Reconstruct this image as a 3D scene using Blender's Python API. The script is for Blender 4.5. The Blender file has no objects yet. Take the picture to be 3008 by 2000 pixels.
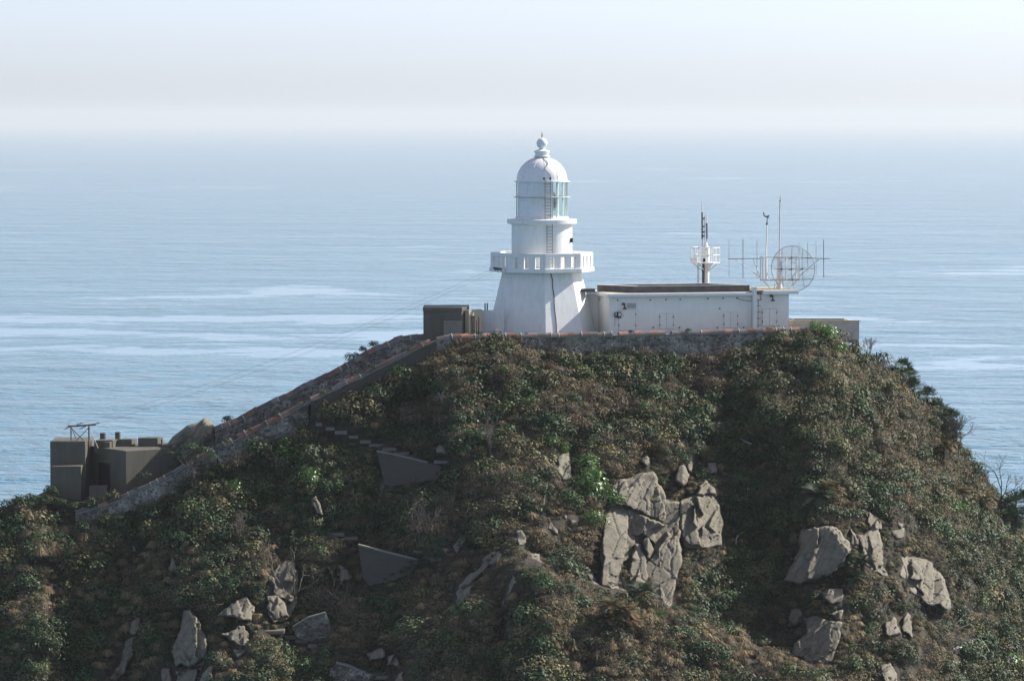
import bpy, math, random
import numpy as np
from mathutils import Vector

# ------------------------------------------------------------------ camera, world, sun, exposure
SC = bpy.context.scene
COL = SC.collection
FPX = 11222.0                      # focal length in photo pixels (3008 wide)
PITCH = math.atan(650.0 / FPX)
CAMX, CAMY, CAMZ = -1.92, -250.0, 14.0
SEA_Z = -66.0
cam = bpy.data.cameras.new("Camera")
cam.sensor_fit = 'HORIZONTAL'; cam.sensor_width = 36.0
cam.lens = 36.0 * FPX / 3008.0
cam.clip_start = 1.0; cam.clip_end = 90000.0
camo = bpy.data.objects.new("Camera", cam); COL.objects.link(camo)
camo.location = (CAMX, CAMY, CAMZ)
camo.rotation_euler = (math.pi / 2 - PITCH, 0, 0)
SC.camera = camo

SUN_AZ = math.radians(114.0)       # from the camera-facing direction (-Y) round to the right (+X)
SUN_EL = math.radians(37.0)
SDIR = Vector((math.sin(SUN_AZ) * math.cos(SUN_EL), -math.cos(SUN_AZ) * math.cos(SUN_EL), math.sin(SUN_EL)))
w = bpy.data.worlds.new("World"); SC.world = w; w.use_nodes = True
wn = w.node_tree.nodes; wl = w.node_tree.links
bg = wn["Background"]
sky = wn.new("ShaderNodeTexSky"); sky.sky_type = 'NISHITA'; sky.sun_disc = False
sky.sun_elevation = SUN_EL
sky.sun_rotation = math.atan2(SDIR.x, SDIR.y)      # clockwise from +Y
sky.altitude = 80; sky.air_density = 0.58; sky.dust_density = 0.92; sky.ozone_density = 2.6
tint = wn.new("ShaderNodeMix"); tint.data_type = 'RGBA'; tint.blend_type = 'MULTIPLY'; tint.inputs[0].default_value = 1.0
tint.inputs[7].default_value = (0.95, 0.96, 1.04, 1)          # cool white balance of the photograph
hs = wn.new('ShaderNodeHueSaturation'); hs.inputs['Saturation'].default_value = 0.56
wl.new(sky.outputs[0], hs.inputs['Color']); wl.new(hs.outputs[0], tint.inputs[6]); wl.new(tint.outputs[2], bg.inputs[0]); bg.inputs[1].default_value = 0.116
sun = bpy.data.lights.new("Sun", 'SUN'); sun.energy = 5.0; sun.angle = math.radians(0.5)
sun.color = (1.0, 0.93, 0.84)
suno = bpy.data.objects.new("Sun", sun); COL.objects.link(suno)
suno.rotation_euler = SDIR.to_track_quat('Z', 'Y').to_euler()
SC.view_settings.view_transform = 'Standard'; SC.view_settings.look = 'None'
SC.view_settings.exposure = 0.78; SC.view_settings.gamma = 1.0
SC.view_settings.use_curve_mapping = False

rng = np.random.default_rng(7)
random.seed(7)

# ------------------------------------------------------------------ helpers
def at(px, py, Y):
    """photo pixel + distance -> world point (numpy friendly)"""
    px = np.asarray(px, float); py = np.asarray(py, float); Y = np.asarray(Y, float)
    u = (px - 1504.0) / FPX; v = (1000.0 - py) / FPX
    dy = math.cos(PITCH) + v * math.sin(PITCH)
    dz = -math.sin(PITCH) + v * math.cos(PITCH)
    t = (Y - CAMY) / dy
    return np.stack(np.broadcast_arrays(CAMX + t * u, Y + 0 * t, CAMZ + t * dz), -1)
def pt(px, py, Y): return Vector(at(px, py, Y).tolist())

def tag(o, label=None, cat=None, group=None, kind=None):
    if label: o['label'] = label
    if cat: o['category'] = cat
    if group: o['group'] = group
    if kind: o['kind'] = kind
    return o
def empty(name, loc, label=None, cat=None, group=None):
    o = bpy.data.objects.new(name, None); COL.objects.link(o)
    o.location = loc; o.empty_display_size = 0.5
    return tag(o, label, cat, group)
def link_mesh(name, me, mat, parent=None):
    o = bpy.data.objects.new(name, me); COL.objects.link(o)
    if mat is not None:
        if len(me.materials) == 0: me.materials.append(mat)
        else: me.materials[0] = mat
    if parent is not None: o.parent = parent
    return o

class MB:
    """collects shapes given in world coordinates"""
    def __init__(s): s.v = []; s.f = []; s.c = []; s.cur = None
    def add(s, vs, fs):
        b = len(s.v); s.v += [tuple(p) for p in vs]; s.f += [tuple(i + b for i in f) for f in fs]
        s.c += [s.cur or (1, 1, 1)] * len(vs)
    def hexa(s, a, b):            # bottom quad a, top quad b (same order, counter clockwise from above)
        n = len(a)
        fs = [tuple(range(n - 1, -1, -1)), tuple(range(n, 2 * n))]
        for i in range(n):
            j = (i + 1) % n; fs.append((i, j, n + j, n + i))
        s.add(list(a) + list(b), fs)
    def box(s, c, sz, ang=0.0):
        ca, sa = math.cos(ang), math.sin(ang); hx, hy, hz = sz[0] / 2, sz[1] / 2, sz[2] / 2
        q = []
        for x, y in ((-hx, -hy), (hx, -hy), (hx, hy), (-hx, hy)):
            q.append((c[0] + x * ca - y * sa, c[1] + x * sa + y * ca))
        s.hexa([(x, y, c[2] - hz) for x, y in q], [(x, y, c[2] + hz) for x, y in q])
    def prism(s, poly, z0, z1):
        s.hexa([(x, y, z0) for x, y in poly], [(x, y, z1) for x, y in poly])
    def tube(s, p, q, r, n=6, r2=None):
        p = Vector(p); q = Vector(q); d = q - p
        if d.length < 1e-6: return
        d.normalize(); a = d.orthogonal().normalized(); b = d.cross(a)
        r2 = r if r2 is None else r2
        A = [p + (a * math.cos(t) + b * math.sin(t)) * r for t in [2 * math.pi * k / n for k in range(n)]]
        B = [q + (a * math.cos(t) + b * math.sin(t)) * r2 for t in [2 * math.pi * k / n for k in range(n)]]
        s.hexa(A, B)
    def path(s, pts, r, n=6):
        for a, b in zip(pts[:-1], pts[1:]): s.tube(a, b, r, n)
    def lathe(s, c, prof, n=48, a0=0.0, a1=2 * math.pi, caps=True):
        full = abs(a1 - a0 - 2 * math.pi) < 1e-6
        m = n if full else n + 1
        vs = []
        for r, z in prof:
            for k in range(m):
                t = a0 + (a1 - a0) * k / n
                vs.append((c[0] + r * math.sin(t), c[1] - r * math.cos(t), z))
        fs = []
        for i in range(len(prof) - 1):
            for k in range(n):
                k2 = (k + 1) % m
                fs.append((i * m + k, i * m + k2, (i + 1) * m + k2, (i + 1) * m + k))
        if full and caps:
            fs.append(tuple(range(m - 1, -1, -1)))
            fs.append(tuple((len(prof) - 1) * m + k for k in range(m)))
        s.add(vs, fs)
    def build(s, name, mat, parent=None, smooth=False, bevel=0.0, color=False):
        me = bpy.data.meshes.new(name)
        off = parent.matrix_basis.translation if parent is not None else Vector((0, 0, 0))
        if parent is not None and parent.parent is not None: off = off + parent.parent.matrix_basis.translation
        me.from_pydata([(v[0] - off[0], v[1] - off[1], v[2] - off[2]) for v in s.v], [], s.f)
        if color:
            ca = me.color_attributes.new("col", 'FLOAT_COLOR', 'POINT')
            arr = np.ones((len(s.v), 4), np.float32); arr[:, :3] = np.array(s.c)
            ca.data.foreach_set("color", arr.ravel())
        me.validate()
        o = link_mesh(name, me, mat, parent)
        if smooth:
            me.polygons.foreach_set("use_smooth", [True] * len(me.polygons))
            me.set_sharp_from_angle(angle=math.radians(35))
        if bevel > 0:
            b = o.modifiers.new("bevel", 'BEVEL'); b.width = bevel; b.segments = 2; b.limit_method = 'ANGLE'
        return o

def np_mesh(name, V, quads, col=None, smooth=False):
    """fast quad mesh from arrays"""
    me = bpy.data.meshes.new(name)
    nv = len(V); nf = len(quads)
    me.vertices.add(nv); me.vertices.foreach_set("co", np.ascontiguousarray(V, np.float32).ravel())
    me.loops.add(nf * 4); me.loops.foreach_set("vertex_index", np.ascontiguousarray(quads, np.int32).ravel())
    me.polygons.add(nf)
    me.polygons.foreach_set("loop_start", np.arange(0, nf * 4, 4, dtype=np.int32))
    if smooth: me.polygons.foreach_set("use_smooth", np.ones(nf, bool))
    me.update(calc_edges=True)
    if col is not None:
        ca = me.color_attributes.new("col", 'FLOAT_COLOR', 'POINT')
        a = np.ones((nv, 4), np.float32); a[:, :3] = col
        ca.data.foreach_set("color", a.ravel())
    return me

def _hash(ix, iy, seed):
    h = (ix.astype(np.int64) * 374761393 + iy.astype(np.int64) * 668265263 + seed * 974711) & 0xffffffff
    h = ((h ^ (h >> 13)) * 1274126177) & 0xffffffff
    return ((h ^ (h >> 16)) & 0xffff) / 65535.0
def vnoise(x, y, seed=0):
    x = np.asarray(x, float); y = np.asarray(y, float)
    ix = np.floor(x); iy = np.floor(y); fx = x - ix; fy = y - iy
    ux = fx * fx * (3 - 2 * fx); uy = fy * fy * (3 - 2 * fy)
    a = _hash(ix, iy, seed); b = _hash(ix + 1, iy, seed); c = _hash(ix, iy + 1, seed); d = _hash(ix + 1, iy + 1, seed)
    return (a * (1 - ux) + b * ux) * (1 - uy) + (c * (1 - ux) + d * ux) * uy
def fbm(x, y, seed=0, o=4):
    t = 0; a = 0.5
    for k in range(o): t = t + a * (vnoise(x * 2 ** k, y * 2 ** k, seed + 17 * k) - 0.5) * 2; a *= 0.5
    return t

# ------------------------------------------------------------------ materials
def new_mat(name):
    m = bpy.data.materials.new(name); m.use_nodes = True
    nt = m.node_tree; return m, nt.nodes, nt.links, nt.nodes["Principled BSDF"]
def ramp(n, stops):
    r = n.new("ShaderNodeValToRGB")
    while len(r.color_ramp.elements) < len(stops): r.color_ramp.elements.new(0.5)
    for e, (p, c) in zip(r.color_ramp.elements, stops):
        e.position = p; e.color = (c[0], c[1], c[2], 1) if len(c) == 3 else c
    return r
def noise(n, l, vec, scale, detail=4, rough=0.6):
    t = n.new("ShaderNodeTexNoise"); t.inputs["Scale"].default_value = scale
    t.inputs["Detail"].default_value = detail; t.inputs["Roughness"].default_value = rough
    if vec is not None: l.new(vec, t.inputs["Vector"])
    return t
def mapped(n, l, sc):
    g = n.new("ShaderNodeNewGeometry"); mp = n.new("ShaderNodeMapping"); mp.inputs["Scale"].default_value = sc
    l.new(g.outputs["Position"], mp.inputs["Vector"]); return mp.outputs[0]
def mix(n, l, fac, a, b, mode='MIX'):
    m = n.new("ShaderNodeMix"); m.data_type = 'RGBA'; m.blend_type = mode
    for i, v in ((0, fac), (6, a), (7, b)):
        if hasattr(v, "is_output"): l.new(v, m.inputs[i])
        elif i == 0: m.inputs[0].default_value = v
        else: m.inputs[i].default_value = (v[0], v[1], v[2], 1)
    return m.outputs[2]
def bump(n, l, p, h, strength, dist):
    b = n.new("ShaderNodeBump"); b.inputs["Strength"].default_value = strength; b.inputs["Distance"].default_value = dist
    l.new(h, b.inputs["Height"]); l.new(b.outputs[0], p.inputs["Normal"]); return b

def m_plain(name, c, rough=0.6, metal=0.0, var=0.25, scale=3.0):
    m, n, l, p = new_mat(name)
    v = mapped(n, l, (1, 1, 1)); t = noise(n, l, v, scale)
    r = ramp(n, [(0.3, [x * (1 - var) for x in c]), (0.7, [min(1, x * (1 + var)) for x in c])])
    l.new(t.outputs[0], r.inputs[0]); l.new(r.outputs[0], p.inputs["Base Color"])
    p.inputs["Roughness"].default_value = rough; p.inputs["Metallic"].default_value = metal
    return m
def m_weathered(name, c, stain, amount, rough=0.75, streak=(2.2, 2.2, 0.35), bscale=25, bstr=0.25, spots=None, spot_t=0.66):
    """painted / concrete surface with vertical streaks, blotches and optional rust spots"""
    m, n, l, p = new_mat(name)
    v = mapped(n, l, streak); t = noise(n, l, v, 1.6, 6, 0.65)
    r = ramp(n, [(0.46, (0, 0, 0)), (0.75, (amount,) * 3)]); l.new(t.outputs[0], r.inputs[0])
    c1 = mix(n, l, r.outputs[0], c, stain)
    v2 = mapped(n, l, (1, 1, 1)); t2 = noise(n, l, v2, 0.9, 5, 0.6)
    r2 = ramp(n, [(0.35, [x * 0.88 for x in c]), (0.65, c)]); l.new(t2.outputs[0], r2.inputs[0])
    c2 = mix(n, l, 0.5, c1, r2.outputs[0])
    if spots is not None:
        t3 = noise(n, l, v2, 6.5, 5, 0.7); r3 = ramp(n, [(spot_t, (0, 0, 0)), (spot_t + 0.04, (0.8,) * 3)])
        l.new(t3.outputs[0], r3.inputs[0]); c2 = mix(n, l, r3.outputs[0], c2, spots)
    l.new(c2, p.inputs["Base Color"]); p.inputs["Roughness"].default_value = rough
    t4 = noise(n, l, v2, bscale, 4, 0.6); bump(n, l, p, t4.outputs[0], bstr, 0.02)
    return m
def m_stone(name, c1, c2, mortar, scale=3.2):
    m, n, l, p = new_mat(name)
    v = mapped(n, l, (1, 1, 1.35))
    tn = noise(n, l, v, 2.0, 3); vv = n.new("ShaderNodeVectorMath"); vv.operation = 'MULTIPLY_ADD'
    l.new(tn.outputs["Color"], vv.inputs[0]); vv.inputs[1].default_value = (0.25, 0.25, 0.25); l.new(v, vv.inputs[2])
    d = n.new("ShaderNodeTexVoronoi"); d.feature = 'DISTANCE_TO_EDGE'; d.inputs["Scale"].default_value = scale
    l.new(vv.outputs[0], d.inputs["Vector"])
    k = n.new("ShaderNodeTexVoronoi"); k.inputs["Scale"].default_value = scale; l.new(vv.outputs[0], k.inputs["Vector"])
    sep = n.new("ShaderNodeSeparateColor"); l.new(k.outputs["Color"], sep.inputs[0])
    rc = ramp(n, [(0.0, c1), (0.6, c2), (1.0, [x * 1.5 for x in c2])]); l.new(sep.outputs[0], rc.inputs[0])
    t2 = noise(n, l, v, 1.1, 5); rm = ramp(n, [(0.42, (0, 0, 0)), (0.62, (1, 1, 1))]); l.new(t2.outputs[0], rm.inputs[0])
    re = ramp(n, [(0.02, (1, 1, 1)), (0.09, (0, 0, 0))]); l.new(d.outputs["Distance"], re.inputs[0])
    mm = n.new("ShaderNodeMath"); mm.operation = 'MULTIPLY'; l.new(re.outputs[0], mm.inputs[0]); l.new(rm.outputs[0], mm.inputs[1])
    c = mix(n, l, mm.outputs[0], rc.outputs[0], mortar)
    t5 = noise(n, l, v, 0.45, 5, 0.65); r5 = ramp(n, [(0.42, (0.5, 0.5, 0.47)), (0.58, (1, 1, 1))]); l.new(t5.outputs[0], r5.inputs[0])
    c = mix(n, l, 1.0, c, r5.outputs[0], 'MULTIPLY')
    l.new(c, p.inputs["Base Color"]); p.inputs["Roughness"].default_value = 0.9
    rb = ramp(n, [(0.0, (0, 0, 0)), (0.2, (1, 1, 1))]); l.new(d.outputs["Distance"], rb.inputs[0])
    bump(n, l, p, rb.outputs[0], 0.8, 0.08)
    return m
def m_rock(name, c1, c2, moss):
    m, n, l, p = new_mat(name)
    v = mapped(n, l, (1.0, 1.0, 1.0)); t = noise(n, l, v, 1.6, 9, 0.7)
    r = ramp(n, [(0.3, c1), (0.7, c2)]); l.new(t.outputs[0], r.inputs[0])
    t2 = noise(n, l, v, 0.8, 6, 0.7); r2 = ramp(n, [(0.55, (0, 0, 0)), (0.7, (0.6,) * 3)]); l.new(t2.outputs[0], r2.inputs[0])
    c = mix(n, l, r2.outputs[0], r.outputs[0], moss)
    vw = n.new("ShaderNodeTexVoronoi"); vw.feature = 'DISTANCE_TO_EDGE'; vw.inputs["Scale"].default_value = 1.1
    l.new(mix_vec(n, l, v, t), vw.inputs["Vector"])
    rk = ramp(n, [(0.0, (0.75,) * 3), (0.025, (0, 0, 0))]); l.new(vw.outputs["Distance"], rk.inputs[0])
    c = mix(n, l, rk.outputs[0], c, (0.05, 0.05, 0.045))
    vs = mapped(n, l, (1.4, 1.4, 0.22)); ts = noise(n, l, vs, 1.2, 5, 0.65); rs = ramp(n, [(0.52, (0, 0, 0)), (0.70, (0.75,) * 3)]); l.new(ts.outputs[0], rs.inputs[0])
    c = mix(n, l, rs.outputs[0], c, (0.055, 0.05, 0.042))
    l.new(c, p.inputs["Base Color"]); p.inputs["Roughness"].default_value = 0.92
    t3 = noise(n, l, v, 7, 8, 0.7); bump(n, l, p, t3.outputs[0], 0.6, 0.09)
    return m
def mix_vec(n, l, v, t):
    vv = n.new("ShaderNodeVectorMath"); vv.operation = 'MULTIPLY_ADD'
    l.new(t.outputs["Color"], vv.inputs[0]); vv.inputs[1].default_value = (0.9, 0.9, 0.9); l.new(v, vv.inputs[2]); return vv.outputs[0]
def m_leaf(name, rough=0.5, trans=0.25, spec=0.4):
    m, n, l, p = new_mat(name)
    a = n.new("ShaderNodeAttribute"); a.attribute_name = "col"
    oi = n.new("ShaderNodeObjectInfo"); hs = n.new("ShaderNodeHueSaturation")
    mr = n.new("ShaderNodeMapRange"); mr.inputs[3].default_value = 0.8; mr.inputs[4].default_value = 1.25
    l.new(oi.outputs["Random"], mr.inputs[0]); l.new(mr.outputs[0], hs.inputs["Value"]); l.new(a.outputs["Color"], hs.inputs["Color"])
    l.new(hs.outputs[0], p.inputs["Base Color"]); p.inputs["Roughness"].default_value = rough
    p.inputs["Specular IOR Level"].default_value = spec
    tr = n.new("ShaderNodeBsdfTranslucent"); l.new(hs.outputs[0], tr.inputs[0])
    ms = n.new("ShaderNodeMixShader"); ms.inputs[0].default_value = trans
    l.new(p.outputs[0], ms.inputs[1]); l.new(tr.outputs[0], ms.inputs[2])
    l.new(ms.outputs[0], n["Material Output"].inputs[0])
    return m
def m_attr(name, rough=0.85, scale=6):
    m, n, l, p = new_mat(name)
    a = n.new("ShaderNodeAttribute"); a.attribute_name = "col"
    v = mapped(n, l, (1, 1, 1)); t = noise(n, l, v, scale, 5, 0.7); r = ramp(n, [(0.3, (0.6,) * 3), (0.7, (1.2,) * 3)])
    l.new(t.outputs[0], r.inputs[0])
    c = mix(n, l, 1.0, a.outputs["Color"], r.outputs[0], 'MULTIPLY')
    l.new(c, p.inputs["Base Color"]); p.inputs["Roughness"].default_value = rough
    bump(n, l, p, t.outputs[0], 0.4, 0.03)
    return m

M_WHITE = m_weathered("white_paint", (0.79, 0.80, 0.78), (0.42, 0.40, 0.34), 0.6, bscale=18)
M_WHITE_STAIN = m_weathered("white_wall_paint", (0.85, 0.83, 0.76), (0.48, 0.44, 0.36), 0.28, bscale=18)
M_LANTERN = m_weathered("white_metal_paint", (0.78, 0.79, 0.78), (0.55, 0.52, 0.45), 0.3, rough=0.45, spots=(0.05, 0.07, 0.08), spot_t=0.63)
M_CONC_D = m_weathered("dark_concrete", (0.098, 0.092, 0.07), (0.022, 0.024, 0.02), 0.95, streak=(1.6, 1.6, 0.3), bscale=12, bstr=0.5)
M_CONC_M = m_weathered("grey_concrete", (0.20, 0.195, 0.17), (0.09, 0.085, 0.07), 0.8, streak=(1.5, 1.5, 0.3), bscale=12, bstr=0.5)
M_CONC_L = m_weathered("cream_concrete", (0.42, 0.36, 0.25), (0.20, 0.16, 0.10), 0.6, bscale=14)
M_CONC_MOT = m_weathered("mottled_concrete", (0.50, 0.47, 0.41), (0.16, 0.155, 0.13), 0.9, streak=(2, 2, 1.2), bscale=12, bstr=0.5, spots=(0.5, 0.48, 0.44), spot_t=0.62)
M_STONE = m_stone("rubble_stone", (0.085, 0.083, 0.076), (0.22, 0.21, 0.18), (0.62, 0.60, 0.54), 4.6)
M_TILE = m_attr("clay_tile", 0.85, 5)
M_ROCK = m_rock("cliff_rock", (0.118, 0.106, 0.079), (0.232, 0.211, 0.160), (0.07, 0.062, 0.036))
M_GALV = m_plain("galvanised_steel", (0.55, 0.55, 0.53), 0.5, 0.3, 0.15)
M_WHITE_MET = m_plain("white_steel", (0.75, 0.74, 0.70), 0.5, 0.0, 0.12, 2)
M_DARKMET = m_plain("dark_steel", (0.06, 0.06, 0.065), 0.5, 0.4, 0.3)
M_RUST = m_plain("rusty_steel", (0.10, 0.07, 0.055), 0.8, 0.2, 0.4, 8)
M_RODSTEEL = m_plain("grey_mesh_steel", (0.22, 0.22, 0.22), 0.5, 0.5, 0.2)
M_CABLE = m_plain("cable_rubber", (0.05, 0.05, 0.055), 0.7, 0.0, 0.2)
M_HOLE = m_plain("black_opening", (0.012, 0.012, 0.013), 0.9, 0.0, 0.2)
M_ROOFFELT = m_plain("dark_roof_felt", (0.085, 0.083, 0.08), 0.9, 0.0, 0.35, 1.5)
M_ROOFTOP = m_plain("pale_roof_screed", (0.50, 0.46, 0.37), 0.9, 0.0, 0.2, 1.2)
M_CERAM = m_plain("white_ceramic", (0.6, 0.6, 0.6), 0.25, 0.0, 0.1)
M_BARK = m_plain("grey_bark", (0.20, 0.165, 0.13), 0.9, 0.0, 0.3, 6)
M_DEADWOOD = m_plain("bleached_wood", (0.55, 0.52, 0.46), 0.85, 0.0, 0.2, 6)
M_PALMTRUNK = m_plain("palm_trunk_fibre", (0.045, 0.033, 0.024), 0.95, 0.0, 0.4, 8)
M_LEAF = m_leaf("leaf", 0.6, 0.10, 0.22)
M_GRASS = m_leaf("dry_grass_blade", 0.7, 0.2, 0.2)
M_SHINY = m_leaf("shiny_leaf", 0.4, 0.25, 0.45)

def m_glass():
    m, n, l, p = new_mat("lantern_glass_pane")
    gl = n.new("ShaderNodeBsdfGlossy"); gl.inputs["Roughness"].default_value = 0.03
    tr = n.new("ShaderNodeBsdfTransparent"); tr.inputs[0].default_value = (0.88, 0.97, 0.95, 1)
    ms = n.new("ShaderNodeMixShader"); ms.inputs[0].default_value = 0.10; l.new(tr.outputs[0], ms.inputs[1]); l.new(gl.outputs[0], ms.inputs[2])
    l.new(ms.outputs[0], n["Material Output"].inputs[0]); return m
M_GLASS = m_glass()
M_LENS = m_plain("lens_glass", (0.012, 0.03, 0.04), 0.08, 0.0, 0.3, 4)

def m_sea():
    m, n, l, p = new_mat("sea_water")
    p.inputs["Base Color"].default_value = (0.030, 0.162, 0.25, 1)
    p.inputs["Roughness"].default_value = 0.12; p.inputs["IOR"].default_value = 1.333
    # chop and swell, crests running roughly across the view; lanes of smoother, brighter water between them
    vA = mapped(n, l, (1.7, 1.0, 1)); a = noise(n, l, vA, 0.028, 7, 0.64)
    vC = mapped(n, l, (0.55, 1.0, 1)); c = noise(n, l, vC, 0.0105, 7, 0.7)
    vD = mapped(n, l, (0.5, 1.0, 1)); d = noise(n, l, vD, 0.0016, 2, 0.5)
    cd = n.new("ShaderNodeMath"); cd.operation = 'MULTIPLY_ADD'; l.new(d.outputs[0], cd.inputs[0]); cd.inputs[1].default_value = 0.55; l.new(c.outputs[0], cd.inputs[2])
    # a belt of slicks between about 1 and 1.8 km out
    g = n.new("ShaderNodeNewGeometry"); sx = n.new("ShaderNodeSeparateXYZ"); l.new(g.outputs["Position"], sx.inputs[0])
    mr = n.new("ShaderNodeMapRange"); mr.interpolation_type = 'SMOOTHSTEP'; l.new(sx.outputs[1], mr.inputs[0]); mr.inputs[1].default_value = 2300; mr.inputs[2].default_value = 1450; mr.inputs[3].default_value = 0.0; mr.inputs[4].default_value = 0.10
    mr2 = n.new("ShaderNodeMapRange"); mr2.interpolation_type = 'SMOOTHSTEP'; l.new(sx.outputs[1], mr2.inputs[0]); mr2.inputs[1].default_value = 1150; mr2.inputs[2].default_value = 750; mr2.inputs[3].default_value = 0.0; mr2.inputs[4].default_value = -0.09
    a1 = n.new("ShaderNodeMath"); l.new(cd.outputs[0], a1.inputs[0]); l.new(mr.outputs[0], a1.inputs[1])
    a2 = n.new("ShaderNodeMath"); l.new(a1.outputs[0], a2.inputs[0]); l.new(mr2.outputs[0], a2.inputs[1])
    rc = ramp(n, [(0.66, (1.0,) * 3), (0.95, (0.05,) * 3)]); l.new(a2.outputs[0], rc.inputs[0])
    sm = n.new("ShaderNodeMath"); sm.operation = 'MULTIPLY'; l.new(a.outputs[0], sm.inputs[0]); l.new(rc.outputs[0], sm.inputs[1])
    bp = bump(n, l, p, sm.outputs[0], 1.0, 9.0)
    # whitecaps
    vF = mapped(n, l, (0.35, 1.0, 1)); f = noise(n, l, vF, 0.045, 3, 0.55); f2 = noise(n, l, vF, 0.004, 2, 0.5)
    rf = ramp(n, [(0.735, (0, 0, 0)), (0.76, (0.8,) * 3)]); l.new(f.outputs[0], rf.inputs[0])
    rf2 = ramp(n, [(0.42, (0, 0, 0)), (0.6, (1, 1, 1))]); l.new(f2.outputs[0], rf2.inputs[0])
    mm = n.new("ShaderNodeMath"); mm.operation = 'MULTIPLY'; l.new(rf.outputs[0], mm.inputs[0]); l.new(rf2.outputs[0], mm.inputs[1])
    df = n.new("ShaderNodeBsdfDiffuse"); df.inputs[0].default_value = (0.8, 0.82, 0.84, 1)
    ms = n.new("ShaderNodeMixShader"); l.new(mm.outputs[0], ms.inputs[0]); l.new(p.outputs[0], ms.inputs[1]); l.new(df.outputs[0], ms.inputs[2])
    l.new(ms.outputs[0], n["Material Output"].inputs[0])
    return m
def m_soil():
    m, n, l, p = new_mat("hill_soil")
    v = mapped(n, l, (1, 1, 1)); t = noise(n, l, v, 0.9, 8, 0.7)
    r = ramp(n, [(0.3, (0.014, 0.016, 0.010)), (0.5, (0.032, 0.026, 0.017)), (0.72, (0.062, 0.048, 0.032))]); l.new(t.outputs[0], r.inputs[0])  # soil darkened so the gaps between plants read as shadow
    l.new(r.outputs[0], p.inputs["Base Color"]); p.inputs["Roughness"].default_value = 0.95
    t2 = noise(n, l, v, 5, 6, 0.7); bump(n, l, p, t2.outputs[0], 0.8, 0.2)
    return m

# ------------------------------------------------------------------ sea and haze
mb = MB(); S = 40000
mb.add([(-S, -3000, SEA_Z), (S, -3000, SEA_Z), (S, 42000, SEA_Z), (-S, 42000, SEA_Z)], [(0, 1, 2, 3)])
tag(mb.build("sea", m_sea()), kind='structure')
def haze():
    mb = MB(); mb.box((0, 19500, (SEA_Z - 1.5 + 85) / 2), (2 * S + 400, 45400, 85 - SEA_Z + 1.5))
    m = bpy.data.materials.new("haze_air"); m.use_nodes = True; n = m.node_tree.nodes; l = m.node_tree.links
    n.remove(n["Principled BSDF"])
    v = n.new("ShaderNodeVolumePrincipled"); v.inputs["Color"].default_value = (0.79, 0.86, 0.89, 1)
    v.inputs["Density"].default_value = 1.0 / 13500; v.inputs["Anisotropy"].default_value = 0.2
    l.new(v.outputs[0], n["Material Output"].inputs["Volume"])
    return tag(mb.build("haze", m), kind='stuff')
haze()

# ------------------------------------------------------------------ the hill
CREST = np.array([(-500, 1760), (-200, 1580), (0, 1492), (75, 1470), (140, 1455), (215, 1476), (330, 1472), (430, 1440), (520, 1395), (600, 1345),
    (640, 1335), (720, 1290), (860, 1215), (914, 1185), (1060, 1115), (1193, 1045), (1282, 1000), (1340, 990), (1600, 990), (2000, 984),
    (2200, 976), (2370, 962), (2420, 975), (2470, 1012), (2530, 1062), (2590, 1085), (2650, 1122), (2690, 1168), (2740, 1212), (2790, 1262), (2810, 1312),
    (2860, 1378), (2930, 1468), (3008, 1556), (3400, 1900), (3900, 2300)], float)
BASE = np.array([(-500, 1760), (0, 1492), (75, 1470), (140, 1478), (170, 1520), (220, 1545), (300, 1535), (380, 1520), (500, 1470), (560, 1425), (640, 1385), (700, 1350),
    (780, 1318), (860, 1295), (900, 1240), (950, 1195), (1050, 1165), (1100, 1140), (1200, 1085), (1280, 1040), (1340, 1010), (1400, 1008), (1500, 1003), (1570, 1030), (1620, 1038),
    (1700, 1046), (1900, 1034), (2000, 1052), (2150, 1036), (2250, 1005), (2330, 985), (2380, 966), (2420, 975), (2470, 1012), (2530, 1062), (2590, 1085), (2650, 1122),
    (2690, 1168), (2740, 1212), (2790, 1262), (2810, 1312), (2860, 1378), (2930, 1468), (3008, 1556), (3400, 1900), (3900, 2300)], float)
YC = np.array([(-500, -4), (0, -9.4), (220, -12.6), (640, -11.2), (1000, -9.0), (1282, -7.2), (1590, -5.6), (2000, -3.5), (2370, -1.8), (2500, 1.5), (2700, 5), (3008, 9), (3400, 13), (3900, 18)], float)
ROUND = np.array([(-500, 2.2), (100, 1.6), (220, .5), (640, .4), (1282, .5), (2000, .5), (2330, .6), (2480, 1.6), (2700, 2.4), (3900, 2.6)], float)
def interp(T, x): return np.interp(x, T[:, 0], T[:, 1])
def cap_y(px): return interp(YC, px)             # depth of the wall / crest line

def ridge(px, py, poly, wl, wr, amp, top=None):
    """bulge along a polyline given top to bottom; wl / wr widths to its left and right"""
    P = np.array(poly, float); best = np.full(px.shape, 1e9); sgn = np.zeros(px.shape); am = np.zeros(px.shape)
    A = np.asarray(amp if hasattr(amp, '__len__') else [amp] * len(P), float)
    for i in range(len(P) - 1):
        a = P[i]; d = P[i + 1] - a; L2 = d @ d
        t = np.clip(((px - a[0]) * d[0] + (py - a[1]) * d[1]) / L2, 0, 1)
        ex = px - a[0] - t * d[0]; ey = py - a[1] - t * d[1]; ds = np.hypot(ex, ey)
        s = np.where((d[0] * ey - d[1] * ex) > 0, -1.0, 1.0)         # +1 right of a downward line
        m = ds < best; best = np.where(m, ds, best); sgn = np.where(m, s, sgn); am = np.where(m, A[i] + t * (A[i + 1] - A[i]), am)
    wd = np.where(sgn > 0, wr, wl)
    return am * np.exp(-(best / wd) ** 2)

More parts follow.
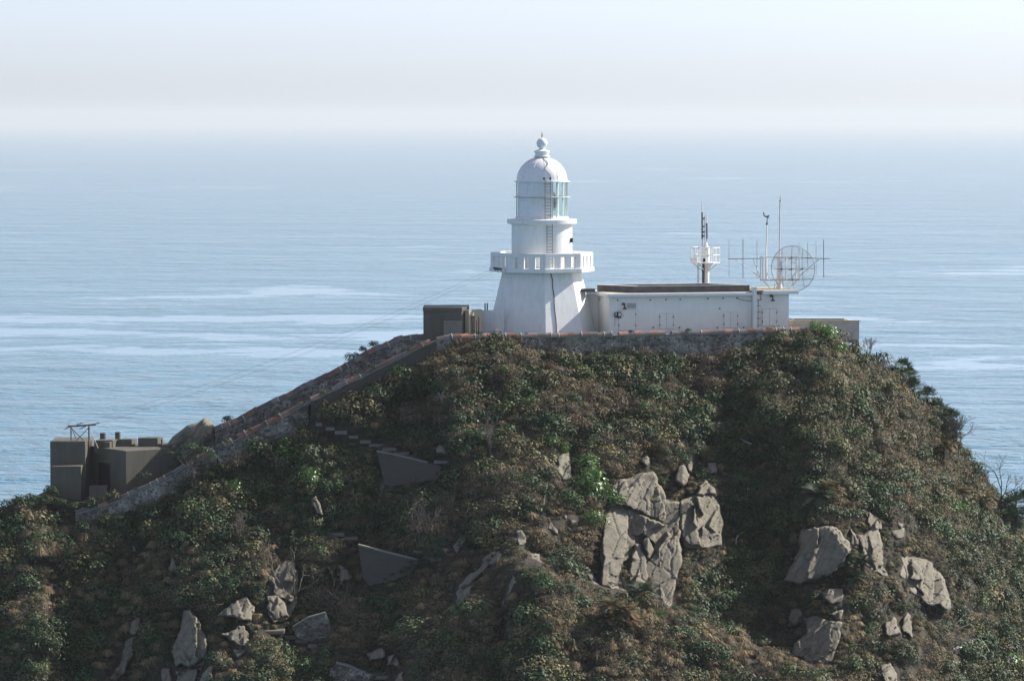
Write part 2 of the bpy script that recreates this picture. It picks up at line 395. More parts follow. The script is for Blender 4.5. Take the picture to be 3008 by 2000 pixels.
def hill_y(px, py, rough=True):
    px = np.asarray(px, float); py = np.asarray(py, float)
    px, py = np.broadcast_arrays(px, py)
    s = np.clip(py - interp(BASE, px), 0, None) / 45.0
    Y = interp(YC, px) - np.interp(px, [-500, 240, 620], [0.55, 0.58, 0.95]) * s - interp(ROUND, px) * np.sqrt(s + 1e-6)
    k = np.clip(s / 2.5, 0, 1); k = k * k * (3 - 2 * k)
    f = 0
    f = f + ridge(px, py, [(1400, 1000), (1390, 1200), (1450, 1400), (1540, 1610), (1420, 1780), (1250, 2000), (1180, 2200)], 70, 250, [0.5, 1.0, 1.8, 3.8, 4.0, 3.8, 3.0])
    f = f + ridge(px, py, [(2060, 1130), (2150, 1260), (2230, 1400), (2215, 1600), (2290, 1850)], 140, 170, [-.3, -2.0, -3.6, -4.2, -3.6])
    f = f + ridge(px, py, [(1880, 1300), (1990, 1500), (1990, 1800)], 240, 130, [0.6, 1.7, 1.5])
    f = f + ridge(px, py, [(2560, 1380), (2490, 1600), (2450, 1950)], 170, 190, [0.5, 1.7, 1.5])
    f = f + ridge(px, py, [(1160, 1180), (1190, 1400), (1090, 1600), (990, 1800), (1010, 2100)], 150, 150, [-1, -2.6, -2.8, -2.6, -2.2])
    f = f + ridge(px, py, [(600, 1440), (560, 1700), (600, 2100)], 140, 220, [0.4, 1.6, 1.6])
    f = f + ridge(px, py, [(1680, 1030), (1640, 1200), (1690, 1330)], 120, 140, [0.3, 1.1, 0.4])
    f = f + ridge(px, py, [(2330, 1000), (2260, 1150), (2300, 1300)], 140, 200, [0.6, 1.0, 0.6])
    # the nearer grassy spur across the lower middle: steps forward below its crest
    LX = np.array([1440, 1540, 1700, 1900, 2100, 2300, 2480, 2700, 3100], float); LY = np.array([1690, 1612, 1690, 1745, 1815, 1905, 2010, 2140, 2400], float)
    d = (py - np.interp(px, LX, LY)) / 45.0
    wgt = np.clip((px - 1470) / 120.0, 0, 1)
    f = f + wgt * np.where(d > 0, 6.0 * (1 - np.exp(-np.clip(d, 0, None) / 0.6)), 0)
    if rough:
        f = f + 1.9 * fbm(px / 240, py / 240, 3) + 1.5 * fbm(px / 95, py / 95, 5) + 0.36 * fbm(px / 30, py / 30, 9)
    return Y - k * f
def hill_pt(px, py, up=0.0, rough=True):
    v = at(px, py, hill_y(px, py, rough)); v[..., 2] += up; return v

def make_hill():
    step = 6
    xs = np.arange(-500, 3901, step, dtype=float); nt = 210
    cr = interp(CREST, xs); rows = []
    # over the top and down the back
    W = np.interp(xs, [-500, 60, 130, 640, 680, 1250, 1300, 2330, 2420, 2560, 3900], [0, 0, 9, 7, 1.5, 1.5, 15, 15, 10, 3, 0])
    yc = interp(YC, xs) + 0.35; top = at(xs, cr, yc); zc = top[:, 2]
    for kf, drop in ((1.0, 60), (1.0, 22), (1.0, 8), (1.0, 2.5), (1.0, 0.6), (1.0, 0.05), (0.5, 0.02)):
        d = W * kf + drop * 0.95
        r = np.stack([top[:, 0] * (1 + 0.0 * d), yc + d, zc - drop * 1.05 - 0.02], -1)
        r[:, 2] = np.maximum(r[:, 2], SEA_Z - 1); rows.append(r)
    rows.append(np.stack([top[:, 0], yc, zc], -1))
    T = np.linspace(0, 1, nt)
    for t in T:
        py = cr + (2450 - np.minimum(cr, 2440)) * t
        rows.append(hill_pt(xs, py))
    last = rows[-1]
    for dy, z in ((-4, -30.0), (-14, -45.0), (-28, SEA_Z - 2)):
        r = last.copy(); r[:, 1] += dy; r[:, 2] = np.minimum(r[:, 2] - 1, z); rows.append(r)
    V = np.stack(rows); nr, nc = V.shape[:2]
    idx = np.arange(nr * nc).reshape(nr, nc)
    q = np.stack([idx[1:, :-1], idx[1:, 1:], idx[:-1, 1:], idx[:-1, :-1]], -1).reshape(-1, 4)
    me = np_mesh("hill", V.reshape(-1, 3), q, smooth=True)
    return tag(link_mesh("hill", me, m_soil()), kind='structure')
make_hill()

# ------------------------------------------------------------------ lighthouse
U = 1 / 44.89
LX0 = float(at(1591.6, 900, 0)[0])
def zz(py, Y=0.0): return float(at(1591, py, Y)[2])
def lighthouse():
    R0 = empty('lighthouse', (LX0, 0, zz(985)), 'white lighthouse with flared octagonal base, balcony and domed lantern standing on the hilltop', 'lighthouse')
    c = (LX0, 0); PH = math.radians(3.4)
    def octo(R, ph=PH): return [(c[0] + R * math.sin(ph + k * math.pi / 4), c[1] - R * math.cos(ph + k * math.pi / 4)) for k in range(8)]
    def oz(R, z): return [(x, y, z) for x, y in octo(R)]
    mb = MB(); mb.hexa(oz(166 * U, zz(1004)), oz(115.5 * U, zz(794)))
    mb.build('tower_base', M_WHITE, R0, bevel=0.03)
    # balcony
    zb0, zb1 = zz(797), zz(785); zt0, zt1 = zz(751), zz(741)
    mb = MB(); mb.hexa(oz(155 * U, zb0), oz(155 * U, zb1)); bal = mb.build('balcony', M_WHITE, R0, bevel=0.02)
    mb = MB(); Ro, Ri = 151 * U, 143 * U; po, pi_ = octo(Ro), octo(Ri)
    zf = zb1 + 0.003
    for k in range(8):
        a, b = Vector(po[k]), Vector(po[(k + 1) % 8]); ai, bi = Vector(pi_[k]), Vector(pi_[(k + 1) % 8])
        def seg(f0, f1, z0, z1):
            q = [a.lerp(b, f0), a.lerp(b, f1), ai.lerp(bi, f1), ai.lerp(bi, f0)]
            mb.prism([(v.x, v.y) for v in q], z0, z1)
        seg(0, 1, zt0, zt1)
        e = 0.0005
        for f0, f1 in ((0.0, .145), (.265, .435), (.565, .735), (.855, 1.0)):
            seg(f0, f1, zf, zt0 - e)
    mb.build('parapet', M_WHITE, bal, bevel=0.012)
    # drum
    mb = MB(); mb.lathe(c, [(89 * U, zb1 + 0.004), (89 * U, zz(657) - .002)], 64)
    d = mb.build('drum', M_WHITE, R0, smooth=True)
    mb = MB(); t = math.asin(83.5 / 89)
    mb.box((c[0] + 88 * U * math.sin(t), c[1] - 88 * U * math.cos(t), zz(705)), (.12, .36, .3), t); mb.build('window', M_HOLE, d)
    t = math.asin(-29 / 89); mb = MB(); mb.box((c[0] + 89 * U * math.sin(t), c[1] - 89 * U * math.cos(t), zz(705.5)), (.2, .06, .22), t); mb.build('junction_box', M_WHITE_MET, d)
    # gallery slab
    mb = MB(); mb.lathe(c, [(95 * U, zz(659)), (102 * U, zz(656)), (102.5 * U, zz(645)), (101 * U, zz(644)), (80 * U, zz(642.5))], 64)
    mb.build('gallery_slab', M_WHITE, R0, smooth=True)
    # lantern
    zl0, zl1 = zz(642), zz(534.5); r = 75 * U
    mb = MB(); mb.lathe(c, [(78 * U, zl0 - .02), (78 * U, zz(637.5)), (75.5 * U, zz(636.5))], 64); mb.build('lantern_sill', M_WHITE, R0, smooth=True)
    a0, a1 = math.radians(-64.7), math.radians(24.5)
    mb = MB(); mb.lathe(c, [(r + .01, zz(636.5) + .002), (r + .01, zl1)], 28, a0, a1); mb.lathe(c, [(r - .03, zl1), (r - .03, zz(636.5) + .002)], 28, a0, a1)
    pn = mb.build('lantern_panel', M_LANTERN, R0, smooth=True)
    mb = MB()
    for deg in (-64.7, -35, -5, 24.5):
        t = math.radians(deg); mb.box((c[0] + (r + .015) * math.sin(t), c[1] - (r + .015) * math.cos(t), (zz(636.5) + zl1) / 2), (.05, .03, zl1 - zz(636.5) - .01), t)
    mb.build('seam_strip', M_LANTERN, pn)
    mb = MB(); mb.lathe(c, [(r - .01, zz(636.5) + .002), (r - .01, zl1)], 72, a1, a0 + 2 * math.pi); mb.build('lantern_glass', M_GLASS, R0, smooth=True)
    for deg in (24.5, 35, 53.4, 82, 110, 140, 170, 200, 230, 260, 281, 295.3):
        t = math.radians(deg); mb = MB(); mb.box((c[0] + r * math.sin(t), c[1] - r * math.cos(t), (zz(636.5) + zl1) / 2), (.05, .08, zl1 - zz(636.5) - .01), t)
        mb.build('mullion', M_WHITE_MET, R0)
    mb = MB(); mb.lathe(c, [(r + .02, zz(580.5)), (83 * U, zz(579.6)), (83 * U, zz(577.9)), (r + .02, zz(577))], 64, caps=False); mb.build('lantern_hoop', M_GALV, R0)
    mb = MB(); mb.lathe(c, [(5 * U, zz(634)), (20 * U, zz(631)), (38 * U, zz(618)), (46 * U, zz(597)), (46 * U, zz(585)), (38 * U, zz(566)), (20 * U, zz(555)), (4 * U, zz(551))], 32)
    mb.lathe(c, [(10 * U, zl0), (10 * U, zz(634))], 16); mb.build('lens', M_LENS, R0, smooth=True)
    # dome
    prof = [(81.5 * U, zz(534.4)), (81.5 * U, zz(532)), (74.5 * U, zz(531.4))]
    for k in range(1, 13):
        a = math.pi / 2 * k / 13.2; prof.append((74.5 * U * math.cos(a), zz(531) + 70 * U * math.sin(a)))
    mb = MB(); mb.lathe(c, prof, 64); dm = mb.build('dome', M_LANTERN, R0, smooth=True)
    for deg in range(-82, 270, 30):
        mb = MB(); t = math.radians(deg); pts = []
        for k in range(0, 12):
            a = math.pi / 2 * k / 13.2; rr = 74.8 * U * math.cos(a); pts.append((c[0] + rr * math.sin(t), c[1] - rr * math.cos(t), zz(531) + 70.3 * U * math.sin(a)))
        mb.path(pts, .009, 5); mb.build('dome_seam', M_LANTERN, dm)
    mb = MB(); pts = []
    for k in range(1, 11):
        a = math.pi / 2 * k / 13.2; rr = 76 * U * math.cos(a); t = math.radians(14 + 6 * math.sin(k * 1.1)); pts.append((c[0] + rr * math.sin(t), c[1] - rr * math.cos(t), zz(531) + 71.5 * U * math.sin(a)))
    mb.path(pts, .02, 5); mb.build('lightning_cable', M_RODSTEEL, dm)
    mb = MB(); mb.lathe(c, [(19 * U, zz(463)), (25 * U, zz(460.5)), (25 * U, zz(459)), (20 * U, zz(458)), (19.5 * U, zz(450)), (22.8 * U, zz(448.5)), (22.8 * U, zz(444)), (17 * U, zz(442)), (10 * U, zz(439)), (7.5 * U, zz(436))], 32)
    mb.build('vent_collar', M_LANTERN, R0, smooth=True)
    pr = [(7.5 * U, zz(436))] + [(15.8 * U * math.cos(a), zz(421.5) + 15.8 * U * math.sin(a)) for a in np.linspace(-1.1, 1.45, 14)]
    mb = MB(); mb.lathe(c, pr, 32); mb.build('ball_finial', M_LANTERN, R0, smooth=True)
    mb = MB(); mb.tube((c[0], 0, zz(407)), (c[0], 0, zz(387)), .03, 6, .012); zt = zz(400)
    for dx, dz in ((-.2, .1), (.14, .16), (.22, .05)): mb.tube((c[0], 0, zt), (c[0] + dx * .5, 0, zt + dz), .014, 5, .006)
    mb.build('lightning_rod', M_RUST, R0)
    # ladders
    def ladder(x0, x1, y0, y1, rad, name):
        mb = MB(); n = max(3, int((y1 - y0) / 9.5)); xa = float(at(x0, y0, -rad)[0]); xb = float(at(x1, y0, -rad)[0]); y = -rad
        mb.tube((xa, y, zz(y1)), (xa, y, zz(y0)), .017, 6); mb.tube((xb, y, zz(y1)), (xb, y, zz(y0)), .017, 6)
        for k in range(n + 1):
            z = zz(y1) + (zz(y0) - zz(y1)) * (k + .5) / (n + 1); mb.tube((xa, y, z), (xb, y, z), .011, 5)
        for f in (.1, .9):
            z = zz(y1) + (zz(y0) - zz(y1)) * f
            mb.tube((xa, y, z), (xa, y + .25, z), .018, 5); mb.tube((xb, y, z), (xb, y + .25, z), .018, 5)
        return mb.build(name, M_RUST, R0)
    ladder(1601, 1617, 526, 643, 84 * U, 'ladder'); ladder(1606.5, 1622.5, 651, 783, 92 * U + .05, 'ladder')
    mb = MB()
    for x in (1598, 1616): p = pt(x, 525, -84 * U); mb.box(p, (.13, .13, .13))
    mb.build('lamp', M_RUST, R0)
    # conductor on the tower face: jagged line over the octagon facet
    pts = []
    A, B = octo(115.5 * U), octo(166 * U)
    for py, f in ((797, .2), (805, .24), (818, .27), (832, .255), (848, .27), (868, .29), (885, .28), (905, .285), (930, .30), (950, .305), (965, .295), (985, .30)):
        s = (py - 794) / (1004 - 794); a = Vector(A[0]).lerp(Vector(A[1]), f); b = Vector(B[0]).lerp(Vector(B[1]), f * .93 + .02); q = a.lerp(b, s)
        n = Vector((math.sin(math.radians(25.9)), -math.cos(math.radians(25.9)))); q = q + n * .03; pts.append((q.x, q.y, zz(py)))
    mb = MB(); mb.path(pts, .028, 5); mb.build('conductor_cable', M_RUST, R0)
    return R0
lighthouse()

# ------------------------------------------------------------------ annex building
def frame_pts(items, Yf): return [pt(x, y, Yf(x)) for x, y in items]
def annex():
    yA, yB = -2.6, 0.35; xA, xB = 1790.0, 2318.0
    Yf = lambda px: yA + (yB - yA) * (px - xA) / (xB - xA)
    A = pt(xA, 872, yA); B = pt(xB, 872, yB)
    e1 = Vector((B.x - A.x, B.y - A.y, 0)).normalized(); e2 = Vector((-e1.y, e1.x, 0)); ang = math.atan2(e1.y, e1.x)
    nrm = -e2
    zr = A.z; zg = zz(1004)
    R0 = empty('annex_building', (A.x, A.y, zg), 'long low white flat-roofed building joined to the right of the lighthouse', 'building')
    def L(s, d): return (A.x + e1.x * s + e2.x * d, A.y + e1.y * s + e2.y * d)
    def S(px): # distance along the front wall for a photo column
        u = (px - 1504) / FPX; # intersect ray with the wall line in plan
        # CAMX + t*u = A.x+e1.x*s ; CAMY+t' = A.y+e1.y*s  (t' ~ t)
        return ((CAMX + u * (A.y - CAMY)) - A.x) / (e1.x - u * e1.y)
    sP = S(2207); sE = S(2318.5); sL = S(1757)
    zs0 = float(at(1781, 872.8, yA - .35)[2]); zs1 = float(at(1781, 864, yA - .35)[2])
    # walls: main block with a chamfered left end, then the block at the right end
    mb = MB()
    c2 = pt(1757, 872, 0.5)
    ch = [L(0, 0), L(sP, 0), L(sP, 4.6), (c2.x - 2.2, L(0, 4.6)[1]), (c2.x - 2.2, c2.y + .1), (c2.x, c2.y)]
    mb.prism(ch, zg, zs0 - .002); mb.prism([L(sP + .003, 0.02), L(sE, 0.02), L(sE, 4.4), L(sP + .003, 4.4)], zg, zs0 + .05)
    wl_ = mb.build('wall', M_WHITE_STAIN, R0)
    mb = MB()
    mb.prism([L(-.18, -.38), L(sP + .02, -.38), L(sP + .02, 4.8), (c2.x - 2.1, L(0, 4.8)[1]), (c2.x - 2.1, c2.y - .35), (c2.x - .2, c2.y - .4)], zs0, zs1)
    mb.build('roof_slab', M_WHITE, R0, bevel=.02)
    mb = MB(); mb.prism([L(-.05, -.25), L(sP - .1, -.25), L(sP - .1, 4.6), (c2.x - 2.0, L(0, 4.6)[1]), (c2.x - 2.0, c2.y - .25), (c2.x - .1, c2.y - .3)], zs1 + .002, zs1 + .03); mb.build('roof_screed', M_ROOFTOP, R0)
    s2 = S(2240); mb = MB(); dz = .10
    mb.prism([L(s2, -.36), L(S(2343), -.36), L(S(2343), 4.6), L(s2, 4.6)], zs0 + .055, zs1 + dz); mb.build('porch_roof_slab', M_WHITE, R0, bevel=.02)
    mb = MB(); mb.prism([L(sP + .05, -.25), L(S(2341), -.25), L(S(2341), 4.5), L(sP + .05, 4.5)], zs1 + dz + .002, zs1 + dz + .03); mb.build('porch_roof_screed', M_CONC_L, R0)
    # dark roof parapet, an open parallelogram ring
    q = [L(S(1869), 0.25), L(S(2206), 0.25), L(S(2206) - 1.75, 3.2), L(S(1869) - 1.75, 3.2)]
    hz = .42; z0 = zs1 + .03; th = .14
    cx = sum(p[0] for p in q) / 4; cy = sum(p[1] for p in q) / 4
    qi = []
    for x, y in q:
        d = Vector((cx - x, cy - y)); d.normalize(); qi.append((x + d.x * th * 1.7, y + d.y * th))
    for k in range(4):
        j = (k + 1) % 4
        mb = MB(); mb.prism([q[k], q[j], qi[j], qi[k]], z0 + .003 * (k % 2), z0 + hz); mb.build('roof_parapet', M_ROOFFELT, R0)
        mb = MB(); o = 1.012
        def g(p, s): return (cx + (p[0] - cx) * s, cy + (p[1] - cy) * s)
        mb.prism([g(q[k], 1.006), g(q[j], 1.006), g(qi[j], .994), g(qi[k], .994)], z0 + hz + .002, z0 + hz + .03 + .003 * k); mb.build('coping', M_WHITE_MET, R0)
    mb = MB(); mb.prism([L(S(1757) - .5, 2.0), L(S(1757) + .35, 2.0), L(S(1757) + .35, 2.9), L(S(1757) - .5, 2.9)], z0 + .002, z0 + .22); mb.build('roof_kerb', M_ROOFFELT, R0)
    # pillar / box downpipe
    def on(px, py, out=0.0):
        s = S(px); x, y = L(s, -out); return x, y, float(at(px, py, y)[2])
    def panel(x0, x1, y0, y1, out, th, name, mat, parent=None):
        s0, s1 = S(x0), S(x1); za = on((x0 + x1) / 2, y1)[2]; zb = on((x0 + x1) / 2, y0)[2]
        mb = MB(); mb.prism([L(s0, -out - th), L(s1, -out - th), L(s1, -out), L(s0, -out)], za, zb); return mb.build(name, mat, parent or R0)
    panel(2208, 2218, 842, 985, .01, .42, 'downpipe_casing', M_WHITE)
    # louvre window
    w_ = panel(1841, 1869, 889, 909, .004, .05, 'window', M_WHITE_MET)
    panel(1843, 1867.5, 890.5, 906, .055, .006, 'pane', M_RODSTEEL, w_)
    mb = MB()
    for k in range(5):
        x, y, z = on(1855, 892.5 + k * 3, .07); mb.box((x, y, z), (.52, .02, .022), ang)
    mb.build('louvre', M_WHITE_MET, w_)
    # flush doors with dark joints and hinges
    def door(x0, x1, y0, y1, split=False):
        d = panel(x0, x1, y0, y1, .002, .03, 'door', M_WHITE_STAIN)
        mb = MB(); a, b, c_, e = on(x0, y0, .035), on(x1, y0, .035), on(x1, y1, .035), on(x0, y1, .035)
        for p_, q_, rr in ((a, b, .012), (b, c_, .01), (a, e, .01), (e, c_, .011)): mb.tube(p_, q_, rr * .6, 4)
        if split: mb.tube(on((x0 + x1) / 2, y0, .035), on((x0 + x1) / 2, y1, .035), .008, 4)
        mb.build('door_joint', M_RODSTEEL, d)
        mb = MB()
        for x in (x0, x1):
            for f in (.22, .75):
                h = on(x, y0 + (y1 - y0) * f, .05); mb.box(h, (.045, .04, .09 + .05 * random.random()), ang)
        mb.build('hinge', M_RUST, d)
    door(1938.5, 1978, 921, 965.5, True); door(2127, 2167, 917.5, 963, True); door(2240, 2282, 906.5, 957, True); door(1818, 1867, 909.5, 971)
    # wall lamps
    for x, y in ((1832, 902), (2267, 878)):
        mb = MB(); a = on(x, y - 9, .03); b = on(x, y - 9, .28); c_ = on(x, y + 2, .28)
        mb.tube(a, b, .03, 6); mb.tube(b, c_, .045, 8); k = on(x, y + 4, .28); mb.lathe((k[0], k[1]), [(.13, k[2] - .05), (.14, k[2]), (.05, k[2] + .07)], 14)
        mb.box(on(x - 1, y - 9, .03), (.16, .06, .16), ang); mb.build('wall_lamp', M_RUST, R0)
    for x, y0, y1, x1 in ((1805, 917, 931, 1811.5), (1813.5, 916, 934, 1823.5)):
        mbx = panel(x, x1, y0, y1, .003, .16, 'meter_box', M_DARKMET)
        panel(x + 1.5, x1 - 1.5, y0 + 3, y1 - 6, .165, .01, 'dial', M_CERAM, mbx)
    mb = MB(); mb.path([on(1826, 925, .03), on(1830, 922, .03), on(1832, 925, .03), on(1830, 930, .03), on(1826, 929, .03)], .012, 4); mb.path([on(1807, 932, .02), on(1806, 958, .02)], .012, 4); mb.path([on(1820, 935, .02), on(1821, 965, .02)], .012, 4)
    mb.build('cable', M_RODSTEEL, R0)
    for x, y in ((1767.5, 880), (1815, 882), (1911, 880.5), (1957, 880), (1999, 879.5), (2080, 877), (2125, 876), (2166, 875.5), (2115, 906)):
        s_ = on(x, y, .0 if x > 1780 else -.55)
        mb = MB(); mb.lathe((s_[0], s_[1] - .0), [(.055, s_[2] - .05), (.055, s_[2] + .05)], 10); mb.build('vent_pipe', M_RODSTEEL, R0)
    mb = MB(); mb.path([on(2167, 876, .04), on(2180, 881, .05), on(2200, 884, .06), on(2225, 882, .06), on(2234, 880, .04), on(2235, 860, .04)], .014, 5); mb.build('cable', M_DARKMET, R0)
    # ladder on the right block
    mb = MB()
    for y in (881.5, 899, 917, 935, 955): mb.tube(on(2220, y, .16), on(2234.5, y, .16), .02, 5)
    mb.tube(on(2226, 880, .16), on(2226, 962, .16), .022, 5); mb.tube(on(2234.5, 862, .14), on(2234.5, 882, .14), .022, 5)
    mb.build('ladder', M_RODSTEEL, R0)
    for x in (1919, 1996, 2108, 2185, 2304):
        p_ = on(x, 962, .05); mb = MB(); mb.box(p_, (.05, .05, .12), ang); mb.build('bracket', M_RUST, R0)
    return R0, zs1
_, ZROOF = annex()

# ------------------------------------------------------------------ left concrete hut with cream doorway, low wall and rods
def hut():
    Y = -5.6; a = pt(1242, 903, Y); b = pt(1357, 902, Y); c = pt(1377, 902, Y + 1.0); zg = zz(1006)
    R0 = empty('concrete_hut', (a.x, a.y, zg), 'small dark concrete hut with a cream doorway to the left of the lighthouse', 'hut')
    bk = 3.2; band = float(at(1300, 915, Y)[2])
    mb = MB(); mb.prism([(a.x + .03, a.y + .04), (b.x - .02, b.y + .04), (c.x - .04, c.y), (c.x - .04, a.y + bk), (a.x + .03, a.y + bk)], zg, band)
    mb.build('wall', M_CONC_D, R0, bevel=.02)
    mb = MB(); mb.prism([(a.x, a.y), (b.x, b.y), (c.x, c.y), (c.x, a.y + bk + .03), (a.x, a.y + bk + .03)], band + .002, a.z); mb.build('roof_band', M_CONC_D, R0, bevel=.02)
    p0, p1 = pt(1303, 942, Y - .1), pt(1357, 985, Y - .1)
    mb = MB(); mb.box(((p0.x + p1.x) / 2, Y + .0, (p0.z + zg) / 2), (p1.x - p0.x, .12, p0.z - zg)); mb.build('buttress_slab', M_CONC_M, R0)
    # doorway block facing right, lit by the sun
    q0, q1 = pt(1377, 911, Y + .2), pt(1415, 911, Y + 1.5)
    d = Vector((q1.x - q0.x, q1.y - q0.y)); L_ = d.length; d.normalize(); n = Vector((-d.y, d.x)); 
    def seg(f0, f1, z0, z1, name, mat, off=0., th=.3):
        x0, y0 = q0.x + d.x * L_ * f0 + n.x * off, q0.y + d.y * L_ * f0 + n.y * off; x1, y1 = q0.x + d.x * L_ * f1 + n.x * off, q0.y + d.y * L_ * f1 + n.y * off
        mb = MB(); mb.prism([(x0, y0), (x1, y1), (x1 + n.x * th, y1 + n.y * th), (x0 + n.x * th, y0 + n.y * th)], z0, z1); return mb.build(name, mat, R0)
    zt = q0.z; zd = float(at(1385, 929, Y)[2])
    seg(0.02, 1, zd, zt, 'door_lintel', M_CONC_L); seg(.48, 1, zg, zd - .002, 'door_jamb', M_CONC_L)
    seg(.02, .12, zg, zd - .002, 'door_jamb', M_CONC_L); seg(.12, .48, zg, zd - .002, 'door', M_CONC_M, .2, .06)
    seg(.58, .62, zg, zd - .3, 'pilaster', M_CONC_L, -.07, .06); seg(.73, .76, zg, zd - .1, 'pilaster', M_CONC_M, -.06, .05)
    return R0
hut()
def low_wall():
    Y = -3.4; a = pt(1414, 911, Y + .3); b = pt(1452, 910, Y); zg = zz(1006)
    R0 = empty('low_wall', (a.x, a.y, zg), 'short white wall joining the dark hut to the lighthouse foot', 'wall')
    mb = MB(); mb.prism([(a.x, a.y), (b.x + .6, b.y), (b.x + .6, b.y + .35), (a.x, a.y + .35)], zg, a.z); mb.build('wall_panel', M_WHITE, R0, bevel=.015)
    for x in (1425, 1431.5):
        p = pt(x - .4, 890, Y + .3); q = pt(x + .6, 912, Y + .3); mb = MB(); mb.tube((q.x, q.y, q.z - .3), p, .045, 8, .04); mb.build('steel_post', M_DARKMET, R0)
low_wall()

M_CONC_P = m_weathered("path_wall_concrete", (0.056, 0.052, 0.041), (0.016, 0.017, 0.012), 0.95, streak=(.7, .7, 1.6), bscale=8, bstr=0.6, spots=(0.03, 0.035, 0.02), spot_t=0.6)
# ------------------------------------------------------------------ stone walls with clay tile caps
TILEC = [(.30, .13, .075), (.36, .15, .08), (.24, .14, .10), (.18, .13, .10), (.15, .12, .10), (.33, .17, .11), (.12, .11, .10), (.27, .12, .07)]
def resample(P, step):
    P = [Vector(p) for p in P]; out = [P[0]]; rem = step
    for a, b in zip(P[:-1], P[1:]):
        L_ = (b - a).length; t = rem
        while t <= L_: out.append(a.lerp(b, t / L_)); t += step
        rem = t - L_
    return out
def tile_cap(P, name, parent, r=.19, grey=0.0, seed=1):
    rr = random.Random(seed); pts = resample(P, .5); mb = MB()
    for a, b in zip(pts[:-1], pts[1:]):
        if rr.random() < .02: continue
        d = (b - a).normalized(); side = Vector((-d.y, d.x, 0)).normalized(); up = side.cross(d) * -1
        if up.z < 0: up = -up
        b = b + d * .06; r0 = r * rr.uniform(.92, 1.0); r1 = r * rr.uniform(1.0, 1.12); base = random.Random(rr.random()).choice(TILEC)
        g = .14; kk = grey * (1.25 if rr.random() < .55 else .35); f = rr.uniform(.55, 1.25)
        mb.cur = tuple((x * (1 - kk) + g * kk) * f for x in base)
        n = 9; A = []; Bv = []
        jz = up * rr.uniform(-.03, .03)
        for k in range(n):
            t = math.pi * k / (n - 1)
            A.append(a + jz + side * math.cos(t) * r0 + up * math.sin(t) * r0 * .95); Bv.append(b + jz + side * math.cos(t) * r1 + up * math.sin(t) * r1 * .95)
        mb.hexa(A, Bv)
        if rr.random() < .3:                      # mortar ring at the joint
            mb.cur = (.5, .47, .42); c = b - d * .09
            A = [c + jz + side * math.cos(math.pi * k / 8) * (r1 + .012) + up * math.sin(math.pi * k / 8) * (r1 + .006) for k in range(9)]
            mb.hexa(A, [p + d * .05 for p in A])
    return mb.build(name, M_TILE, parent, color=True)
def stone_wall(pix, yoff, h, name, label, mat, cap=True, thick=.55, grey=0., seed=1, capr=.29, facelow=None):
    P = [pt(x, y, float(cap_y(x)) + yoff) for x, y in pix]
    R0 = empty(name, (P[0].x, P[0].y, P[0].z - h), label, 'wall')
    Q = resample(P, .6); 
    if (Q[-1] - P[-1]).length > .05: Q.append(P[-1])
    mb = MB(); vs = []; fs = []; dr = capr * .75
    for p in Q:
        z = p.z - dr; vs += [(p.x, p.y - .03, z), (p.x, p.y - .03 - h * .06, z - h), (p.x, p.y + thick, z - h), (p.x, p.y + thick, z)]
    for i in range(len(Q) - 1):
        a = i * 4; b = a + 4
        for k in range(4): fs.append((a + k, b + k, b + (k + 1) % 4, a + (k + 1) % 4))
    fs += [(3, 2, 1, 0), tuple(len(vs) - 4 + k for k in range(4))]
    mb.add(vs, fs); mb.build('wall_face', mat, R0)
    # ledge course under the tiles
    mb = MB(); vs = []; fs = []
    for p in Q:
        z = p.z - dr; vs += [(p.x, p.y - .09, z - .07), (p.x, p.y + thick + .05, z - .07), (p.x, p.y + thick + .05, z + .004), (p.x, p.y - .09, z + .004)]
    for i in range(len(Q) - 1):
        a = i * 4; b = a + 4
        for k in range(4): fs.append((a + k, b + k, b + (k + 1) % 4, a + (k + 1) % 4))
    fs += [(0, 1, 2, 3), tuple(len(vs) - 1 - k for k in range(4))]
    mb.add(vs, fs); mb.build('mortar_ledge', M_CONC_M, R0)
    if cap:
        C = [Vector((p.x, p.y + thick * .4, p.z - capr * .95)) for p in P]
        tile_cap(C, 'tile_cap', R0, capr, grey, seed)
    return R0
TOP = [(1282, 989), (1310, 984), (1335, 981.5), (1370, 981.5), (1480, 979.5), (1600, 978), (1800, 975), (2000, 971.5), (2200, 966), (2370, 960.5)]
stone_wall(TOP, -.35, 2.2, 'terrace_wall', 'long level rubble wall with red tile cap in front of the lighthouse', M_STONE, grey=.75, seed=3)
NEAR_UP = [(914, 1165), (956, 1147), (1015, 1117), (1060, 1099), (1090, 1082), (1140, 1058), (1193, 1031), (1238, 1006), (1281, 989.5)]
stone_wall(NEAR_UP, -.35, 3.2, 'stair_wall', 'upper smooth grey section of the near stair wall with tile cap', M_CONC_P, grey=.6, seed=5)
NEAR_LO = [(640, 1309), (665, 1294), (716, 1269), (766, 1245), (808, 1224), (858, 1197), (905, 1170)]
stone_wall(NEAR_LO, -.35, 2.6, 'stair_wall', 'lower rubble section of the near stair wall with bright red tiles', M_STONE, grey=.4, seed=8, capr=.32)
FAR = [(631, 1254), (698, 1227), (745, 1200), (802, 1174), (855, 1150), (897, 1125), (1003, 1076), (1045, 1049), (1090, 1024), (1134, 1004.5), (1170, 987), (1244, 979.5), (1290, 979)]
stone_wall(FAR, 2.3, 3.0, 'stair_wall', 'far stair wall whose tile cap stands out against the sea', M_STONE, grey=.7, seed=9, capr=.31)
LOW = [(222, 1498), (268, 1485), (314, 1471), (337, 1462), (401, 1434), (451, 1413), (484, 1395), (518, 1377), (557, 1351), (600, 1330), (636, 1311)]
stone_wall(LOW, -.35, 2.0, 'bunker_wall', 'broken rubble wall with old tiles running below the concrete bunker', M_STONE, grey=.75, seed=12)

